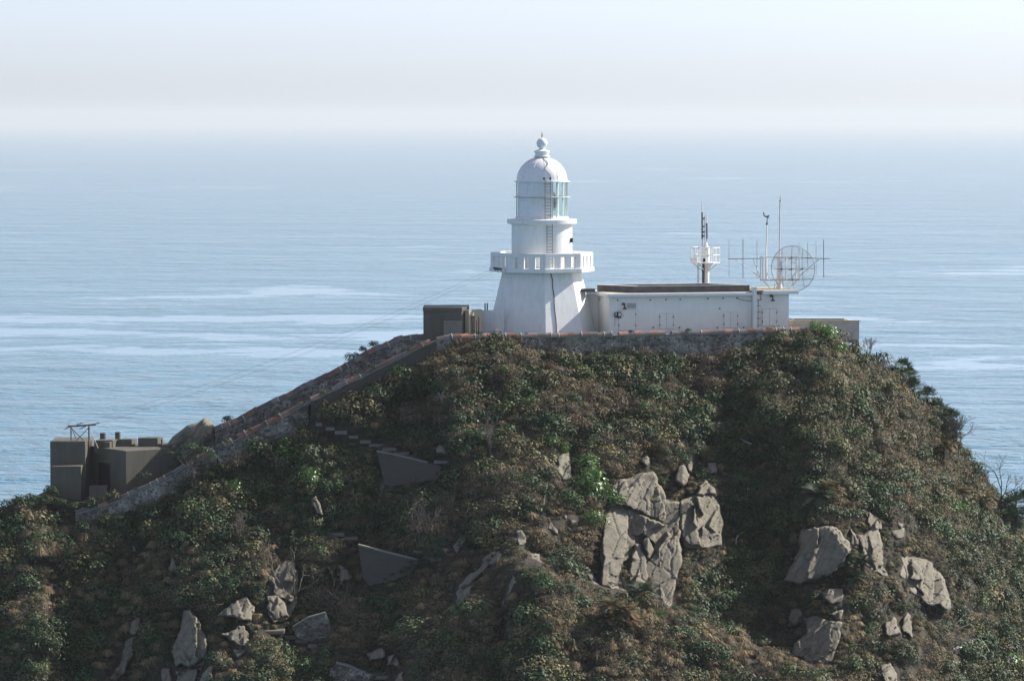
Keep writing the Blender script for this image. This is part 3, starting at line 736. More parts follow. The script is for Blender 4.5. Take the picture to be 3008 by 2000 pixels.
# ------------------------------------------------------------------ bunker lower left
def bunker():
    Yc_ = float(cap_y(369)) + 1.4; ang = math.radians(37)
    C = pt(369, 1324, Yc_); er = Vector((math.cos(ang), math.sin(ang), 0)); el = Vector((-math.sin(ang), math.cos(ang), 0))
    zg = float(at(300, 1500, Yc_)[2]) - .5
    R0 = empty('concrete_bunker', (C.x, C.y, zg), 'dark concrete bunker with stepped roof at the lower left end of the stair', 'bunker')
    def P(r, l): return (C.x + er.x * r + el.x * l, C.y + er.y * r + el.y * l)
    def blk(r0, r1, l0, l1, z0, z1, name, mat, bev=.03):
        mb = MB(); mb.prism([P(r0, l0), P(r1, l0), P(r1, l1), P(r0, l1)], z0, z1); return mb.build(name, mat, R0, bevel=bev)
    z = C.z
    blk(0, 3.35, 0, 4.5, zg, z, 'main_block', M_CONC_D)
    blk(3.353, 4.3, .25, 3.5, zg, z + .18, 'end_block', M_CONC_D)
    # left block, axis aligned a little less
    a = pt(147, 1296, Yc_ + 1.6); b = pt(250, 1296.5, Yc_ + 1.6); c = pt(268, 1296, Yc_ + 3.4)
    mb = MB(); mb.prism([(a.x, a.y), (b.x, b.y), (c.x, c.y), (c.x, c.y + 1.5), (a.x, c.y + 1.5)], zg, a.z); mb.build('left_block', M_CONC_D, R0, bevel=.03)
    a2 = pt(151, 1369, Yc_ + .5); b2 = pt(238, 1369, Yc_ + .5)
    mb = MB(); mb.prism([(a2.x, a2.y), (b2.x, b2.y), (b2.x, b2.y + 1.08), (a2.x, a2.y + 1.08)], zg, a2.z); mb.build('step_block', M_CONC_D, R0, bevel=.03)
    a3 = pt(262, 1428, Yc_ - .1); b3 = pt(313, 1431, Yc_ - .1)
    mb = MB(); mb.prism([(a3.x, a3.y), (b3.x, b3.y), (b3.x, b3.y + .9), (a3.x, a3.y + .9)], zg, a3.z); mb.build('low_block', M_CONC_D, R0, bevel=.03)
    d0 = pt(262, 1362, Yc_ + 1.2); 
    mb = MB(); lo = 3.0; mb.prism([P(-.03, 1.9), P(0.02, 1.9), P(.02, 3.3), P(-.03, 3.3)], zg, float(at(275, 1364, Yc_ + 1)[2])); mb.build('doorway', M_HOLE, R0)
    mb = MB(); mb.path([(P(-.06, 4.35)[0], P(-.06, 4.35)[1], z - .1), (P(-.06, 4.35)[0], P(-.06, 4.35)[1], zg)], .06, 8); mb.build('downpipe', M_CONC_M, R0)
    # roof blocks
    def rb(x0, x1, x2, y0, y1, Y, name='roof_block', dp=.9):
        p = pt(x0, y0, Y); q = pt(x1, y0, Y); r = pt(x2, y0, Y + dp); zb = float(at(x0, y1, Y)[2])
        mb = MB(); mb.prism([(p.x, p.y), (q.x, q.y), (r.x, r.y), (r.x - (q.x - p.x), r.y)], zb, p.z); mb.build(name, M_CONC_D, R0, bevel=.02)
    rb(276, 331, 346, 1293, 1330, Yc_ + 2.6); rb(304, 322, 329, 1298, 1335, Yc_ + 2.3, dp=.3); rb(346, 387, 403, 1290, 1328, Yc_ + 3.3); rb(405, 463, 479, 1286, 1326, Yc_ + 3.2)
    rb(228, 260, 275, 1291.5, 1310, Yc_ + 4.2)
    for x0, x1, y0 in ((293.5, 311, 1271.5), (338, 354, 1269)):
        p = pt((x0 + x1) / 2, y0, Yc_ + 3.7); rr = (x1 - x0) / 2 / 45
        mb = MB(); mb.lathe((p.x, p.y), [(rr, p.z - .75), (rr, p.z), (rr * .7, p.z + .001), (rr * .7, p.z - .25)], 20); mb.build('vent_pipe', M_CONC_D, R0, smooth=True)
    p = pt(475, 1290, Yc_ + 2.0); mb = MB(); mb.tube(p, (p.x, p.y, p.z - .6), .05, 8); mb.build('steel_post', M_RUST, R0)
    return Yc_
YB = bunker()
def cable_gantry():
    Y = YB + 2.4; a = pt(208.5, 1252, Y); b = pt(261, 1251, Y); zb = float(at(208, 1312, Y)[2])
    R0 = empty('cable_gantry', (a.x, a.y, zb), 'dark steel cable frame with insulators standing on the bunker roof', 'pylon')
    mb = MB(); mb.tube((a.x, a.y, zb - .1), a, .04, 6); mb.build('post', M_RUST, R0)
    mb = MB(); mb.tube((b.x, b.y, zb - .1), b, .05, 6); mb.build('post', M_RUST, R0)
    mb = MB(); mb.tube((a.x, a.y, zb + .05), (b.x, b.y, b.z - .1), .025, 5); mb.tube((b.x, b.y + .05, zb + .05), (a.x, a.y + .05, a.z - .1), .025, 5); mb.build('cross_brace', M_RUST, R0)
    e = pt(288, 1316, Y - .5); f = pt(226, 1295, Y + 1.2)
    mb = MB(); mb.tube(b, e, .025, 5); mb.build('stay', M_CONC_L, R0); mb = MB(); mb.tube(a, f, .02, 5); mb.build('stay', M_RUST, R0)
    p, q = pt(199, 1252, Y), pt(282, 1247, Y); mb = MB(); mb.tube(p, q, .055, 6); mb.build('crossarm', M_RUST, R0)
    for x, y, dx in ((203, 1253, -1), (231, 1245, 1), (247, 1253, -1), (279, 1245, 1)):
        k = pt(x, y, Y - .05); mb = MB(); d = Vector((dx * .1, 0, .03 if dx > 0 else -.06))
        for i in range(3):
            o = k + d * (i - 1); mb.tube(o, o + d * .45, .085 - .012 * i, 10, .06)
        mb.tube(k + d, k + d * 3, .025, 5); mb.build('insulator', M_DARKMET, R0)
    mb = MB(); pts = [pt(199, 1250, Y), pt(201, 1240, Y), (pt(209, 1233, Y)), pt(220, 1233, Y), pt(228, 1242, Y)]; mb.path(pts, .012, 4); mb.build('jumper_wire', M_DARKMET, R0)
    return Y
YF = cable_gantry()
def wires():
    for i, (p0, p1, sag, lab) in enumerate((((240, 1243, YF), (1438, 793.5, -3.2), .55, 'upper thin cable from the bunker frame up to the lighthouse balcony'),
                          ((284, 1245, YF), (1452, 797, -2.6), .6, 'lower thin cable from the bunker frame up to the lighthouse balcony'))):
        a, b = pt(*p0), pt(*p1); mb = MB(); pts = []
        for k in range(41):
            t = k / 40; p = a.lerp(b, t); p.z -= sag * 4 * t * (1 - t); pts.append(p)
        mb.path(pts, .0075, 5)
        R = mb.build('overhead_cable', M_RODSTEEL); tag(R, lab, 'cable', 'cables from bunker to lighthouse')
    mb = MB(); 
    for x0, x1, y0, y1 in ((1449, 1474, 787, 789.5), (1455, 1472, 791, 791.5)): mb.tube(pt(x0, y0, -2.4), pt(x1, y1, -2.9), .05, 6)
    for x in (1452, 1460, 1470): mb.tube(pt(x, 788, -2.6), pt(x + 3, 798, -2.5), .025, 5)
    tag(mb.build('cable_clamp', M_DARKMET), 'dark cable clamp under the left edge of the lighthouse balcony', 'clamp')
wires()

# ------------------------------------------------------------------ lookout post at the right end of the terrace
def lookout():
    Y = 3.2; R0p = pt(2321, 1080, Y)
    R0 = empty('lookout_post', R0p, 'mottled concrete lookout post half hidden behind green scrub at the right end', 'post')
    a = pt(2321, 944, Y); b = pt(2524, 943, Y); zl = float(at(2450, 997, Y)[2]); dp = 3.0
    mb = MB(); mb.prism([(a.x, a.y), (b.x, b.y), (b.x - .2, b.y + .25), (a.x, a.y + .25)], zl, a.z); mb.build('parapet', M_CONC_MOT, R0)
    mb = MB(); mb.prism([(b.x - .25, b.y + .253), (b.x, b.y + .253), (b.x - .5, b.y + dp), (b.x - .75, b.y + dp)], zl, a.z - .003); mb.build('parapet', M_CONC_MOT, R0)
    mb = MB(); mb.prism([(a.x + .5, a.y + dp), (b.x - .76, b.y + dp), (b.x - .76, b.y + dp + .25), (a.x + .5, a.y + dp + .25)], zl, a.z + .02); mb.build('parapet', M_CONC_D, R0)
    mb = MB(); mb.prism([(a.x - .05, a.y - .05), (b.x + .05, b.y - .05), (b.x + .05, b.y + .3), (a.x - .05, a.y + .3)], a.z + .002, a.z + .07); mb.build('coping', M_CONC_L, R0)
    zs = float(at(2450, 1003, Y)[2])
    mb = MB(); vs = [(a.x, a.y - .25, zs - .03), (b.x - .05, b.y - .25, zs - .03), (b.x - .05, b.y + dp, zs - .25), (a.x, a.y + dp, zs - .25)]
    mb.hexa(vs, [(v[0], v[1], zl - .003) for v in vs]); mb.build('floor_slab', M_CONC_M, R0)
    g = float(at(2510, 1090, Y)[2])
    p = pt(2504, 1000, Y + .2); q = pt(2525, 1000, Y + .2); mb = MB(); mb.prism([(p.x, p.y), (q.x - .02, q.y), (q.x - .02, q.y + .6), (p.x, p.y + .6)], g - 1.5, zs - .04); mb.build('pillar', M_CONC_M, R0)
    p = pt(2440, 1000, Y + 1.0); mb = MB(); mb.prism([(p.x, p.y), (q.x - .5, q.y + .8), (q.x - .5, q.y + 1.1), (p.x, p.y + .3)], g - 1.5, zs - .3); mb.build('back_wall', M_CONC_D, R0)
    p = pt(2322, 946, Y - .06); q = pt(2337, 946, Y - .06); mb = MB(); mb.prism([(p.x, p.y), (q.x, q.y), (q.x, q.y + .04), (p.x, p.y + .04)], g, p.z); mb.build('end_pier', M_CONC_L, R0)
    p = pt(2500, 1056, Y - .7); q = pt(2562, 1058, Y - .3); mb = MB(); mb.prism([(p.x, p.y), (q.x, q.y), (q.x, q.y + 1.2), (p.x, p.y + 1.2)], g - 2.5, p.z); mb.build('ledge', M_CONC_M, R0, bevel=.03)
lookout()

# ------------------------------------------------------------------ antenna tower with railed platform
def antenna_tower():
    Y = 6.0; k = 44.89 * 250 / 256; c = pt(2076, 833, Y)
    zb = c.z - 2.8
    R0 = empty('antenna_tower', (c.x, c.y, zb), 'slim white antenna tower with railed platform and whip aerials behind the roof', 'antenna tower')
    X = lambda u: float(at(1990 + u / 5.6, 700, Y)[0]); Z = lambda v: float(at(2076, 580 + v / 5.6, Y)[2])
    cx = X(470)
    mb = MB(); mb.lathe((cx, Y), [(.22, zb), (.22, Z(1075))], 24); mb.build('column', M_WHITE_MET, R0, smooth=True)
    mb = MB(); mb.lathe((cx - .02, Y), [(.28, Z(1072)), (.28, Z(815))], 24); up = mb.build('equipment_drum', M_WHITE_MET, R0, smooth=True)
    mb = MB(); mb.lathe((cx - .01, Y), [(.16, Z(815) + .002), (.08, Z(740))], 20); mb.build('cone_cap', M_WHITE_MET, R0, smooth=True)
    for u, v, r in ((465, 858, .06), (398, 960, .025), (503, 957, .03)):
        mb = MB(); y = Y - .27; mb.tube((X(u), y + .05, Z(v)), (X(u), y - .06, Z(v)), r, 12); mb.build('port_hole', M_HOLE, up)
    mb = MB(); mb.box((X(436), Y - .27, Z(1030)), (.14, .1, .2)); mb.tube((X(436), Y - .23, Z(1018)), (X(436), Y - .32, Z(1018)), .07, 12); mb.build('hatch', M_HOLE, up)
    mb = MB(); mb.lathe((X(423), Y - .22), [(.085, zb), (.085, Z(1085))], 14); mb.build('cable_duct', M_DARKMET, R0, smooth=True)
    mb = MB(); mb.lathe((cx - .05, Y), [(1.0, Z(1080)), (1.0, Z(1068))], 6, math.pi / 6, math.pi / 6 + 2 * math.pi); mb.build('platform', M_WHITE_MET, R0)
    hexp = [(cx - .05 + .96 * math.sin(math.pi / 6 + i * math.pi / 3), Y - .96 * math.cos(math.pi / 6 + i * math.pi / 3)) for i in range(6)]
    for z in (Z(824), Z(944)):
        mb = MB()
        for i in range(6): a, b = hexp[i], hexp[(i + 1) % 6]; mb.tube((*a, z), (*b, z), .028, 6)
        mb.build('guard_rail', M_WHITE_MET, R0)
    for i in range(6):
        a, b = Vector(hexp[i]), Vector(hexp[(i + 1) % 6])
        for f in (0, .5):
            p = a.lerp(b, f); mb = MB(); mb.tube((p.x, p.y, Z(1068)), (p.x, p.y, Z(822)), .03, 6); mb.build('rail_post', M_WHITE_MET, R0)
    for i in range(6):
        p = hexp[i]; mb = MB(); d = Vector((p[0] - cx, p[1] - Y)); mb.tube((p[0] - d.x * .12, p[1] - d.y * .12, Z(1082)), (cx + d.x * .25, Y + d.y * .25, Z(1205)), .035, 6); mb.build('strut', M_WHITE_MET, R0)
    mb = MB(); mb.box((X(264), Y - .75, Z(1018)), (.42, .2, .3), .1); mb.build('equipment_box', M_WHITE_MET, R0, bevel=.02)
    for u0, u1 in ((318, 333), (342, 352)):
        mb = MB(); mb.tube((X(u0), Y - .2, zb), (X(u1), Y - .2, Z(1085)), .03, 6); mb.build('stay_pipe', M_GALV, R0)
    mb = MB(); mb.tube((X(446), Y, Z(815)), (X(446), Y, Z(300)), .055, 10, .05); mb.build('mast', M_WHITE_MET, R0)
    for u, vt, vm, vb in ((403, 70, 245, 685), (481, 255, 425, 680)):
        mb = MB(); mb.tube((X(u), Y, Z(vm)), (X(u) - .01, Y, Z(vt)), .045, 8, .03); wp = mb.build('whip_aerial', M_WHITE_MET, R0)
        mb = MB(); mb.tube((X(u + 4), Y, Z(vb)), (X(u), Y, Z(vm) - .002), .05, 8); mb.build('dark_sleeve', M_DARKMET, wp)
    mb = MB(); mb.tube((X(407), Y, Z(815)), (X(407), Y, Z(685)), .02, 6); mb.path([(X(481), Y, Z(680)), (X(478), Y, Z(715)), (X(466), Y, Z(735))], .018, 5); mb.build('feed_cable', M_DARKMET, R0)
    for v in (350, 480, 570, 635):
        mb = MB(); mb.tube((X(408), Y, Z(v)), (X(446), Y, Z(v)), .02, 5); mb.box((X(432), Y - .04, Z(v)), (.1, .1, .11)); mb.build('clamp', M_DARKMET, R0)
    mb = MB(); mb.tube((X(481), Y, Z(560)), (X(446), Y, Z(560)), .02, 5); mb.tube((X(481), Y, Z(450)), (X(446), Y, Z(450)), .02, 5); mb.build('clamp', M_DARKMET, R0)
antenna_tower()

# ------------------------------------------------------------------ dish rig, side aerials, wind vane mast, lightning mast
def rigs():
    Y = 2.6
    X = lambda u, y=Y: float(at(2120 + u / 4.9, 700, y)[0]); Z = lambda v, y=Y: float(at(2290, 560 + v / 4.9, y)[2])
    P = lambda u, v, y=Y: (X(u, y), y, Z(v, y))
    zb = ZROOF + .13
    R0 = empty('aerial_gantry', (X(835), Y, zb), 'pale steel support frame on a flared pedestal at the right end of the roof', 'frame')
    mb = MB(); mb.lathe((X(833), Y), [(.26, zb - .01), (.16, Z(1370)), (.17, Z(1290)), (.16, Z(980)), (.11, Z(930))], 20); mb.build('pedestal', M_WHITE_MET, R0, smooth=True)
    def beam(a, b, r, name, mat=M_WHITE_MET): mb = MB(); mb.tube(a, b, r, 6); mb.build(name, mat, R0)
    for y in (Y - .55, Y + .55):
        beam(P(560, 958, y), P(1120, 950, y), .05, 'beam'); beam(P(560, 1288, y), P(1120, 1282, y), .065, 'beam')
        beam(P(560, 1120, y), P(1350, 1122, y), .02, 'rail')
        for u in (560, 1120): beam(P(u, 950, y), P(u, 1290, y), .05, 'upright')
    for u in (590, 930, 1010, 1075): beam(P(u, 960), P(u, 1285), .045, 'upright')
    for u in (560, 1120): 
        beam(P(u, 955, Y - .55), P(u, 955, Y + .55), .05, 'beam'); beam(P(u, 1288, Y - .55), P(u, 1288, Y + .55), .05, 'beam')
    for a, b in (((850, 1060), (930, 980)), ((1010, 1000), (1120, 1095)), ((840, 1190), (930, 1275)), ((1110, 1150), (980, 1275))): beam(P(*a), P(*b), .03, 'brace')
    for a, b in (((600, 1295), (715, 1425)), ((1085, 1295), (945, 1430)), ((770, 1330), (752, 1425))): beam(P(*a, Y - .4), P(*b, Y - .2), .03, 'brace')
    for u in (790, 880): beam(P(u, 1300), P(833, 1430), .05, 'gusset')
    # left and right vertical-element aerials
    D0 = empty('yagi_aerial', P(507, 980), 'left aerial boom with three thin vertical elements beside the frame', 'aerial', 'aerials on the frame')
    def b2(root, a, b, r, name, mat=M_GALV): mb = MB(); mb.tube(a, b, r, 6); mb.build(name, mat, root)
    b2(D0, P(95, 983), P(560, 978), .027, 'boom', M_RODSTEEL)
    for u, a, b in ((105, 710, 1250), (507, 700, 1265)): b2(D0, P(u, a), P(u + 3, b), .014, 'element', M_RODSTEEL)
    mb = MB(); mb.path([P(299, 1245), P(298, 712), P(313, 708), P(318, 1245), P(308, 1258), P(299, 1245)], .014, 5); mb.build('folded_element', M_RODSTEEL, D0)
    b2(D0, P(195, 988), P(552, 1250), .025, 'strut'); b2(D0, P(455, 985), P(556, 1250), .03, 'strut')
    D1 = empty('yagi_aerial', P(1180, 975), 'right aerial boom with four vertical elements behind the mesh dish', 'aerial', 'aerials on the frame')
    b2(D1, P(1120, 968), P(1565, 982), .027, 'boom', M_RODSTEEL)
    for u, a, b, r in ((1113, 750, 1190, .014), (1235, 745, 1180, .016), (1357, 722, 1210, .014), (1466, 710, 1250, .03)): b2(D1, P(u, a), P(u + 6, b), r, 'element', M_RODSTEEL)
    b2(D1, P(1400, 990), P(1128, 1225), .028, 'strut'); b2(D1, P(1100, 1150), P(980, 1275), .028, 'strut')
    # mesh dish
    yd = Y - 1.0; c = Vector(P(1031, 1122, yd)); R = 1.5
    yaw = math.radians(14); tilt = math.radians(8)
    ax = Vector((math.sin(yaw) * math.cos(tilt), -math.cos(yaw) * math.cos(tilt), math.sin(tilt)))   # dish looks back at the camera side, a bit right
    ex = ax.cross(Vector((0, 0, 1))).normalized() * -1; ey = ax.cross(ex).normalized()
    if ey.z < 0: ey = -ey
    def dp(x, y): r2 = (x * x + y * y) / R / R; return c + ex * x + ey * y + ax * (-.35 * (1 - r2))
    D2 = empty('mesh_dish', c, 'round open mesh dish antenna facing the slope beside the right roof', 'dish antenna')
    mb = MB(); n = 56; mb.path([dp(R * math.cos(2 * math.pi * k / n), R * math.sin(2 * math.pi * k / n)) for k in range(n + 1)], .02, 6); mb.build('rim', M_RODSTEEL, D2)
    def chord(x, v, vert, r, name):
        h = math.sqrt(max(0, R * R - v * v)); N = 14; pts = []
        for k in range(N + 1):
            t = -h + 2 * h * k / N; pts.append(dp(v, t) if vert else dp(t, v))
        mb.path(pts, r, 5)
    for v in (-.7, 0, .72):
        mb = MB(); chord(0, v, True, .015, 'r'); mb.build('rib', M_RODSTEEL, D2); mb = MB(); chord(0, v, False, .015, 'r'); mb.build('rib', M_RODSTEEL, D2)
    mb = MB()
    for k in range(-20, 21):
        chord(0, k * .073, True, .0045, 'm'); chord(0, k * .073, False, .0045, 'm')
    mb.build('wire_mesh', M_GALV, D2)
    for x, y in ((0, 0), (-.7, 0), (.72, 0), (0, .72), (0, -.7)):
        p = dp(x, y); mb = MB(); mb.tube(p, p - ax * (c.y - p.y + .75 if False else .55), .035, 6); mb.tube(p + ax * .05, p - ax * .05, .07, 8); mb.build('back_stay', M_RODSTEEL, D2)
    # wind vane mast
    V0 = empty('wind_vane', P(640, 1285), 'slim mast carrying a dark propeller wind vane to the left of the dish', 'wind vane')
    b2(V0, P(645, 1285), P(640, 940), .085, 'mast_foot', M_WHITE_MET); b2(V0, P(640, 940), P(650, 480), .05, 'mast', M_WHITE_MET); b2(V0, P(650, 480), P(655, 385), .03, 'spindle', M_DARKMET)
    mb = MB(); p = P(648, 480); mb.box(p, (.12, .12, .12)); mb.build('collar', M_DARKMET, V0)
    mb = MB(); mb.tube(P(615, 372), P(668, 375), .045, 8, .055); mb.build('body', M_DARKMET, V0)
    mb = MB(); q = [P(594, 312), P(606, 312), P(618, 365), P(602, 372)]; mb.hexa([(x, y - .015, z) for x, y, z in q], [(x, y + .015, z) for x, y, z in q]); mb.build('tail_fin', M_DARKMET, V0)
    mb = MB()
    for du, dv in ((14, 32), (16, -16), (8, -26)): mb.tube(P(670, 374), P(670 + du, 374 + dv), .03, 5, .015)
    mb.build('propeller', M_DARKMET, V0)
    V1 = empty('lightning_mast', P(836, 930), 'tall thin lightning mast rising behind the mesh dish', 'mast')
    b2(V1, P(833, 950), P(838, 150), .05, 'pole'); mb = MB(); mb.tube(P(838, 150), P(839, 68), .028, 6, .006); mb.build('tip', M_RUST, V1)
    mb = MB(); mb.box(P(838, 155), (.1, .1, .05)); mb.build('collar', M_RUST, V1)
rigs()

# ------------------------------------------------------------------ rocks
def poly_sd(px, py, P):
    """signed distance to polygon, positive inside"""
    P = np.asarray(P, float); d = np.full(px.shape, 1e9); ins = np.zeros(px.shape, bool)
    for i in range(len(P)):
        a = P[i]; b = P[(i + 1) % len(P)]; e = b - a
        t = np.clip(((px - a[0]) * e[0] + (py - a[1]) * e[1]) / (e @ e + 1e-9), 0, 1)
        d = np.minimum(d, np.hypot(px - a[0] - t * e[0], py - a[1] - t * e[1]))
        c = ((a[1] > py) != (b[1] > py)) & (px < (b[0] - a[0]) * (py - a[1]) / (b[1] - a[1] + 1e-12) + a[0])
        ins ^= c
    return np.where(ins, d, -d)
KEEP_OUT = []          # polygons (photo pixels) kept free of scrub
def rock_mesh(poly, thick=.7, gx=0.0, gy=0.0, cells=7, seed=0, edge=6, step=3, round_=0.0, rough=.5):
    P = np.array(poly, float); KEEP_OUT.append((P, -3))
    x0, y0 = P.min(0) - 16; x1, y1 = P.max(0) + 16
    xs = np.arange(x0, x1, step); ys = np.arange(y0, y1, step); X, Y = np.meshgrid(xs, ys)
    wob = 11 * fbm(X / 26, Y / 26, seed + 40, 4)
    sd = poly_sd(X, Y, P) + wob
    F = hill_y(P[:, 0], P[:, 1], False); A = np.c_[P, np.ones(len(P))]
    k, *_ = np.linalg.lstsq(A, F, rcond=None)
    # keep the slab plane sensible
    k[0] = np.clip(k[0], -.02, .02); k[1] = np.clip(k[1], -.03, -.004); c = P.mean(0); fc = float(hill_y(c[0], c[1], False))
    plane = fc + (k[0] + gx) * (X - c[0]) + (k[1] + gy) * (Y - c[1])
    r = np.random.default_rng(seed); n = cells
    th = r.uniform(-.55, -.1); ct, st = math.cos(th), math.sin(th)
    wx = 9 * fbm(X / 35, Y / 35, seed + 3, 4); wy = 9 * fbm(X / 35, Y / 35, seed + 4, 4)
    U_ = (X + wx) * ct - (Y + wy) * st; V_ = ((X + wx) * st + (Y + wy) * ct) * .42
    def cells_(n):
        S = np.c_[r.uniform(x0, x1, n), r.uniform(y0, y1, n)]
        SU = S[:, 0] * ct - S[:, 1] * st; SV = (S[:, 0] * st + S[:, 1] * ct) * .42
        D = np.hypot(U_[..., None] - SU, V_[..., None] - SV); Ds = np.sort(D, -1)
        return S, np.argmin(D, -1), Ds[..., 0], (Ds[..., 1] if n > 1 else Ds[..., 0] + 99)
    S, i0, d0, d1 = cells_(max(2, n))
    h = r.uniform(-.32, .32, n if n > 1 else 2) * rough * 2; a_ = r.normal(0.001, .010, len(h)); b_ = r.normal(0, .006, len(h))
    fac = .25 + h[i0] + np.clip(a_[i0] * (X - S[i0, 0]) + b_[i0] * (Y - S[i0, 1]), -.7, .7)
    area = (P[:, 0].max() - P[:, 0].min()) * (P[:, 1].max() - P[:, 1].min())
    S2_, j0, e0, e1 = cells_(int(np.clip(area / 1100, 2, 40)))
    h2 = r.uniform(-.025, .025, len(S2_)); fac = fac + h2[j0] - .11 * ((e1 - e0) < 1.5)
    fac = fac + .05 * fbm(X / 20, Y / 26, seed + 8, 4) + .03 * fbm(X / 6, Y / 7, seed + 9, 2)
    mx = sd.max()
    if round_ > 0: fac = fac + round_ * np.sqrt(np.clip(sd, 0, None) / max(mx, 1))
    e = np.clip(sd / edge + .5, 0, 1); e = e * e * (3 - 2 * e)
    Fh = hill_y(X, Y, True)
    Yr = (Fh + .9) * (1 - e) + np.minimum(plane - .62 * thick - fac, Fh - .10 - .06 * fac) * e
    V = at(X, Y, Yr); nr, nc = X.shape; idx = np.arange(nr * nc).reshape(nr, nc)
    q = np.stack([idx[1:, :-1], idx[1:, 1:], idx[:-1, 1:], idx[:-1, :-1]], -1).reshape(-1, 4)
    keep = (sd.reshape(-1)[q] > -edge * .9).any(1); q = q[keep]
    used = np.unique(q); remap = -np.ones(nr * nc, int); remap[used] = np.arange(len(used))
    return V.reshape(-1, 3)[used], remap[q]
def outcrop(label, slabs, name='rock_outcrop', single=False):
    root = None
    for i, s in enumerate(slabs):
        poly, kw = s if isinstance(s, tuple) else (s, {})
        V, q = rock_mesh(poly, **kw)
        if root is None:
            c = V.mean(0)
            if single:
                root = link_mesh(name, np_mesh(name, V - c, q), M_ROCK); root.location = c.tolist(); tag(root, label, 'rock'); continue
            root = empty(name, c.tolist(), label, 'rock')
        link_mesh('rock_slab', np_mesh('rock_slab', V - np.array(root.location), q), M_ROCK, root)
    return root
def zm(ox, oy, k, pts): return [(ox + x / k, oy + y / k) for x, y in pts]
Z1 = lambda *p: zm(1650, 1250, 2.752, p)
outcrop('big pale fractured cliff of several slabs in the middle of the slope', [
    (Z1((430, 460), (620, 385), (740, 370), (800, 500), (840, 600), (960, 620), (960, 830), (960, 1130), (920, 1310), (890, 1470), (790, 1400), (700, 1310), (600, 1330), (450, 1330), (320, 1290), (320, 1000), (335, 720)), dict(thick=.25, gx=-.001, cells=7, seed=70, rough=.45)),
    (Z1((500, 440), (620, 400), (740, 380), (800, 530), (845, 720), (830, 800), (720, 740), (580, 690), (440, 620)), dict(thick=1.25, gx=.006, gy=.003, cells=9, seed=1)),
    (Z1((430, 625), (600, 690), (720, 740), (830, 805), (700, 850), (640, 880), (560, 900), (350, 690)), dict(thick=.5, gx=-.012, gy=.012, cells=4, seed=2, rough=.3)),
    (Z1((340, 720), (400, 730), (530, 880), (500, 1010), (400, 930)), dict(thick=.9, gx=.008, cells=4, seed=3)),
    (Z1((640, 830), (700, 800), (750, 860), (755, 950), (660, 890)), dict(thick=1.0, gx=.008, cells=3, seed=4)),
    (Z1((320, 1000), (370, 930), (440, 1030), (450, 1140), (400, 1210), (325, 1280)), dict(thick=.8, gx=.006, cells=5, seed=5)),
    (Z1((450, 980), (540, 960), (545, 1120), (560, 1280), (510, 1330), (450, 1200)), dict(thick=.5, gx=-.004, cells=4, seed=6)),
    (Z1((590, 950), (650, 960), (690, 1130), (695, 1290), (600, 1320), (540, 1250), (545, 1120)), dict(thick=1.1, gx=.006, cells=6, seed=7)),
    (Z1((850, 830), (890, 900), (945, 1190), (920, 1300), (890, 1480), (790, 1400), (770, 1150), (780, 1000)), dict(thick=1.3, gx=.006, gy=.002, cells=7, seed=8)),
    (Z1((660, 930), (700, 900), (735, 1000), (710, 1080)), dict(thick=.8, gx=.008, cells=2, seed=9)),
    (Z1((890, 900), (930, 930), (980, 1000), (960, 1130), (935, 1100)), dict(thick=.4, gx=-.006, cells=3, seed=10)),
])
outcrop('pale pointed rock buttress with a grey shaded left face above the dark gully', [
    (Z1((960, 600), (1060, 560), (1200, 540), (1280, 650), (1310, 800), (1290, 960), (1130, 1000), (1000, 990), (930, 840)), dict(thick=.3, gx=-.002, cells=4, seed=71, rough=.45)),
    (Z1((1070, 570), (1190, 560), (1260, 660), (1300, 770), (1285, 950), (1200, 850), (1130, 720)), dict(thick=1.5, gx=.007, gy=.002, cells=6, seed=11)),
    (Z1((960, 640), (1060, 590), (1100, 760), (1135, 980), (1020, 960), (940, 840)), dict(thick=.9, gx=-.010, cells=4, seed=12, rough=.35)),
    (Z1((1130, 800), (1240, 880), (1240, 970), (1130, 990)), dict(thick=.5, gx=-.004, gy=.01, cells=3, seed=13)),
])
outcrop('narrow upright pale rock above the cliff beside the brown scrub', [(Z1((930, 330), (1000, 310), (1035, 400), (980, 495), (930, 440)), dict(thick=.8, gx=.004, cells=4, seed=14))], single=True)
outcrop('small knob of pale rock on the scrub just above the big cliff', [(Z1((660, 240), (700, 230), (720, 300), (690, 335), (645, 290)), dict(thick=.6, gx=.006, cells=3, seed=15))], single=True)
outcrop('broken grey rocks at the top right of the big cliff under the green shrub', [
    (Z1((1100, 470), (1160, 440), (1250, 500), (1260, 560), (1100, 560)), dict(thick=.7, cells=5, seed=16)),
    (Z1((1050, 260), (1070, 300), (1040, 370), (1010, 310)), dict(thick=.5, gx=.006, cells=2, seed=17)),
    (Z1((1180, 300), (1235, 300), (1245, 390), (1190, 390)), dict(thick=.6, gx=.004, cells=3, seed=18))])
outcrop('thin rock ribs at the lower left foot of the big cliff', [(Z1((160, 1130), (240, 1170), (325, 1300), (250, 1285)), dict(thick=.7, gx=.006, cells=4, seed=19))], single=True)
outcrop('crumbling rock patch left of the large bright green shrub', [(zm(1000, 880, 2.359, [(1510, 1090), (1580, 1060), (1600, 1130), (1600, 1230), (1540, 1250), (1500, 1180)]), dict(thick=.5, cells=8, seed=20))], single=True)
Z2 = lambda *p: zm(2250, 1400, 2.613, p)
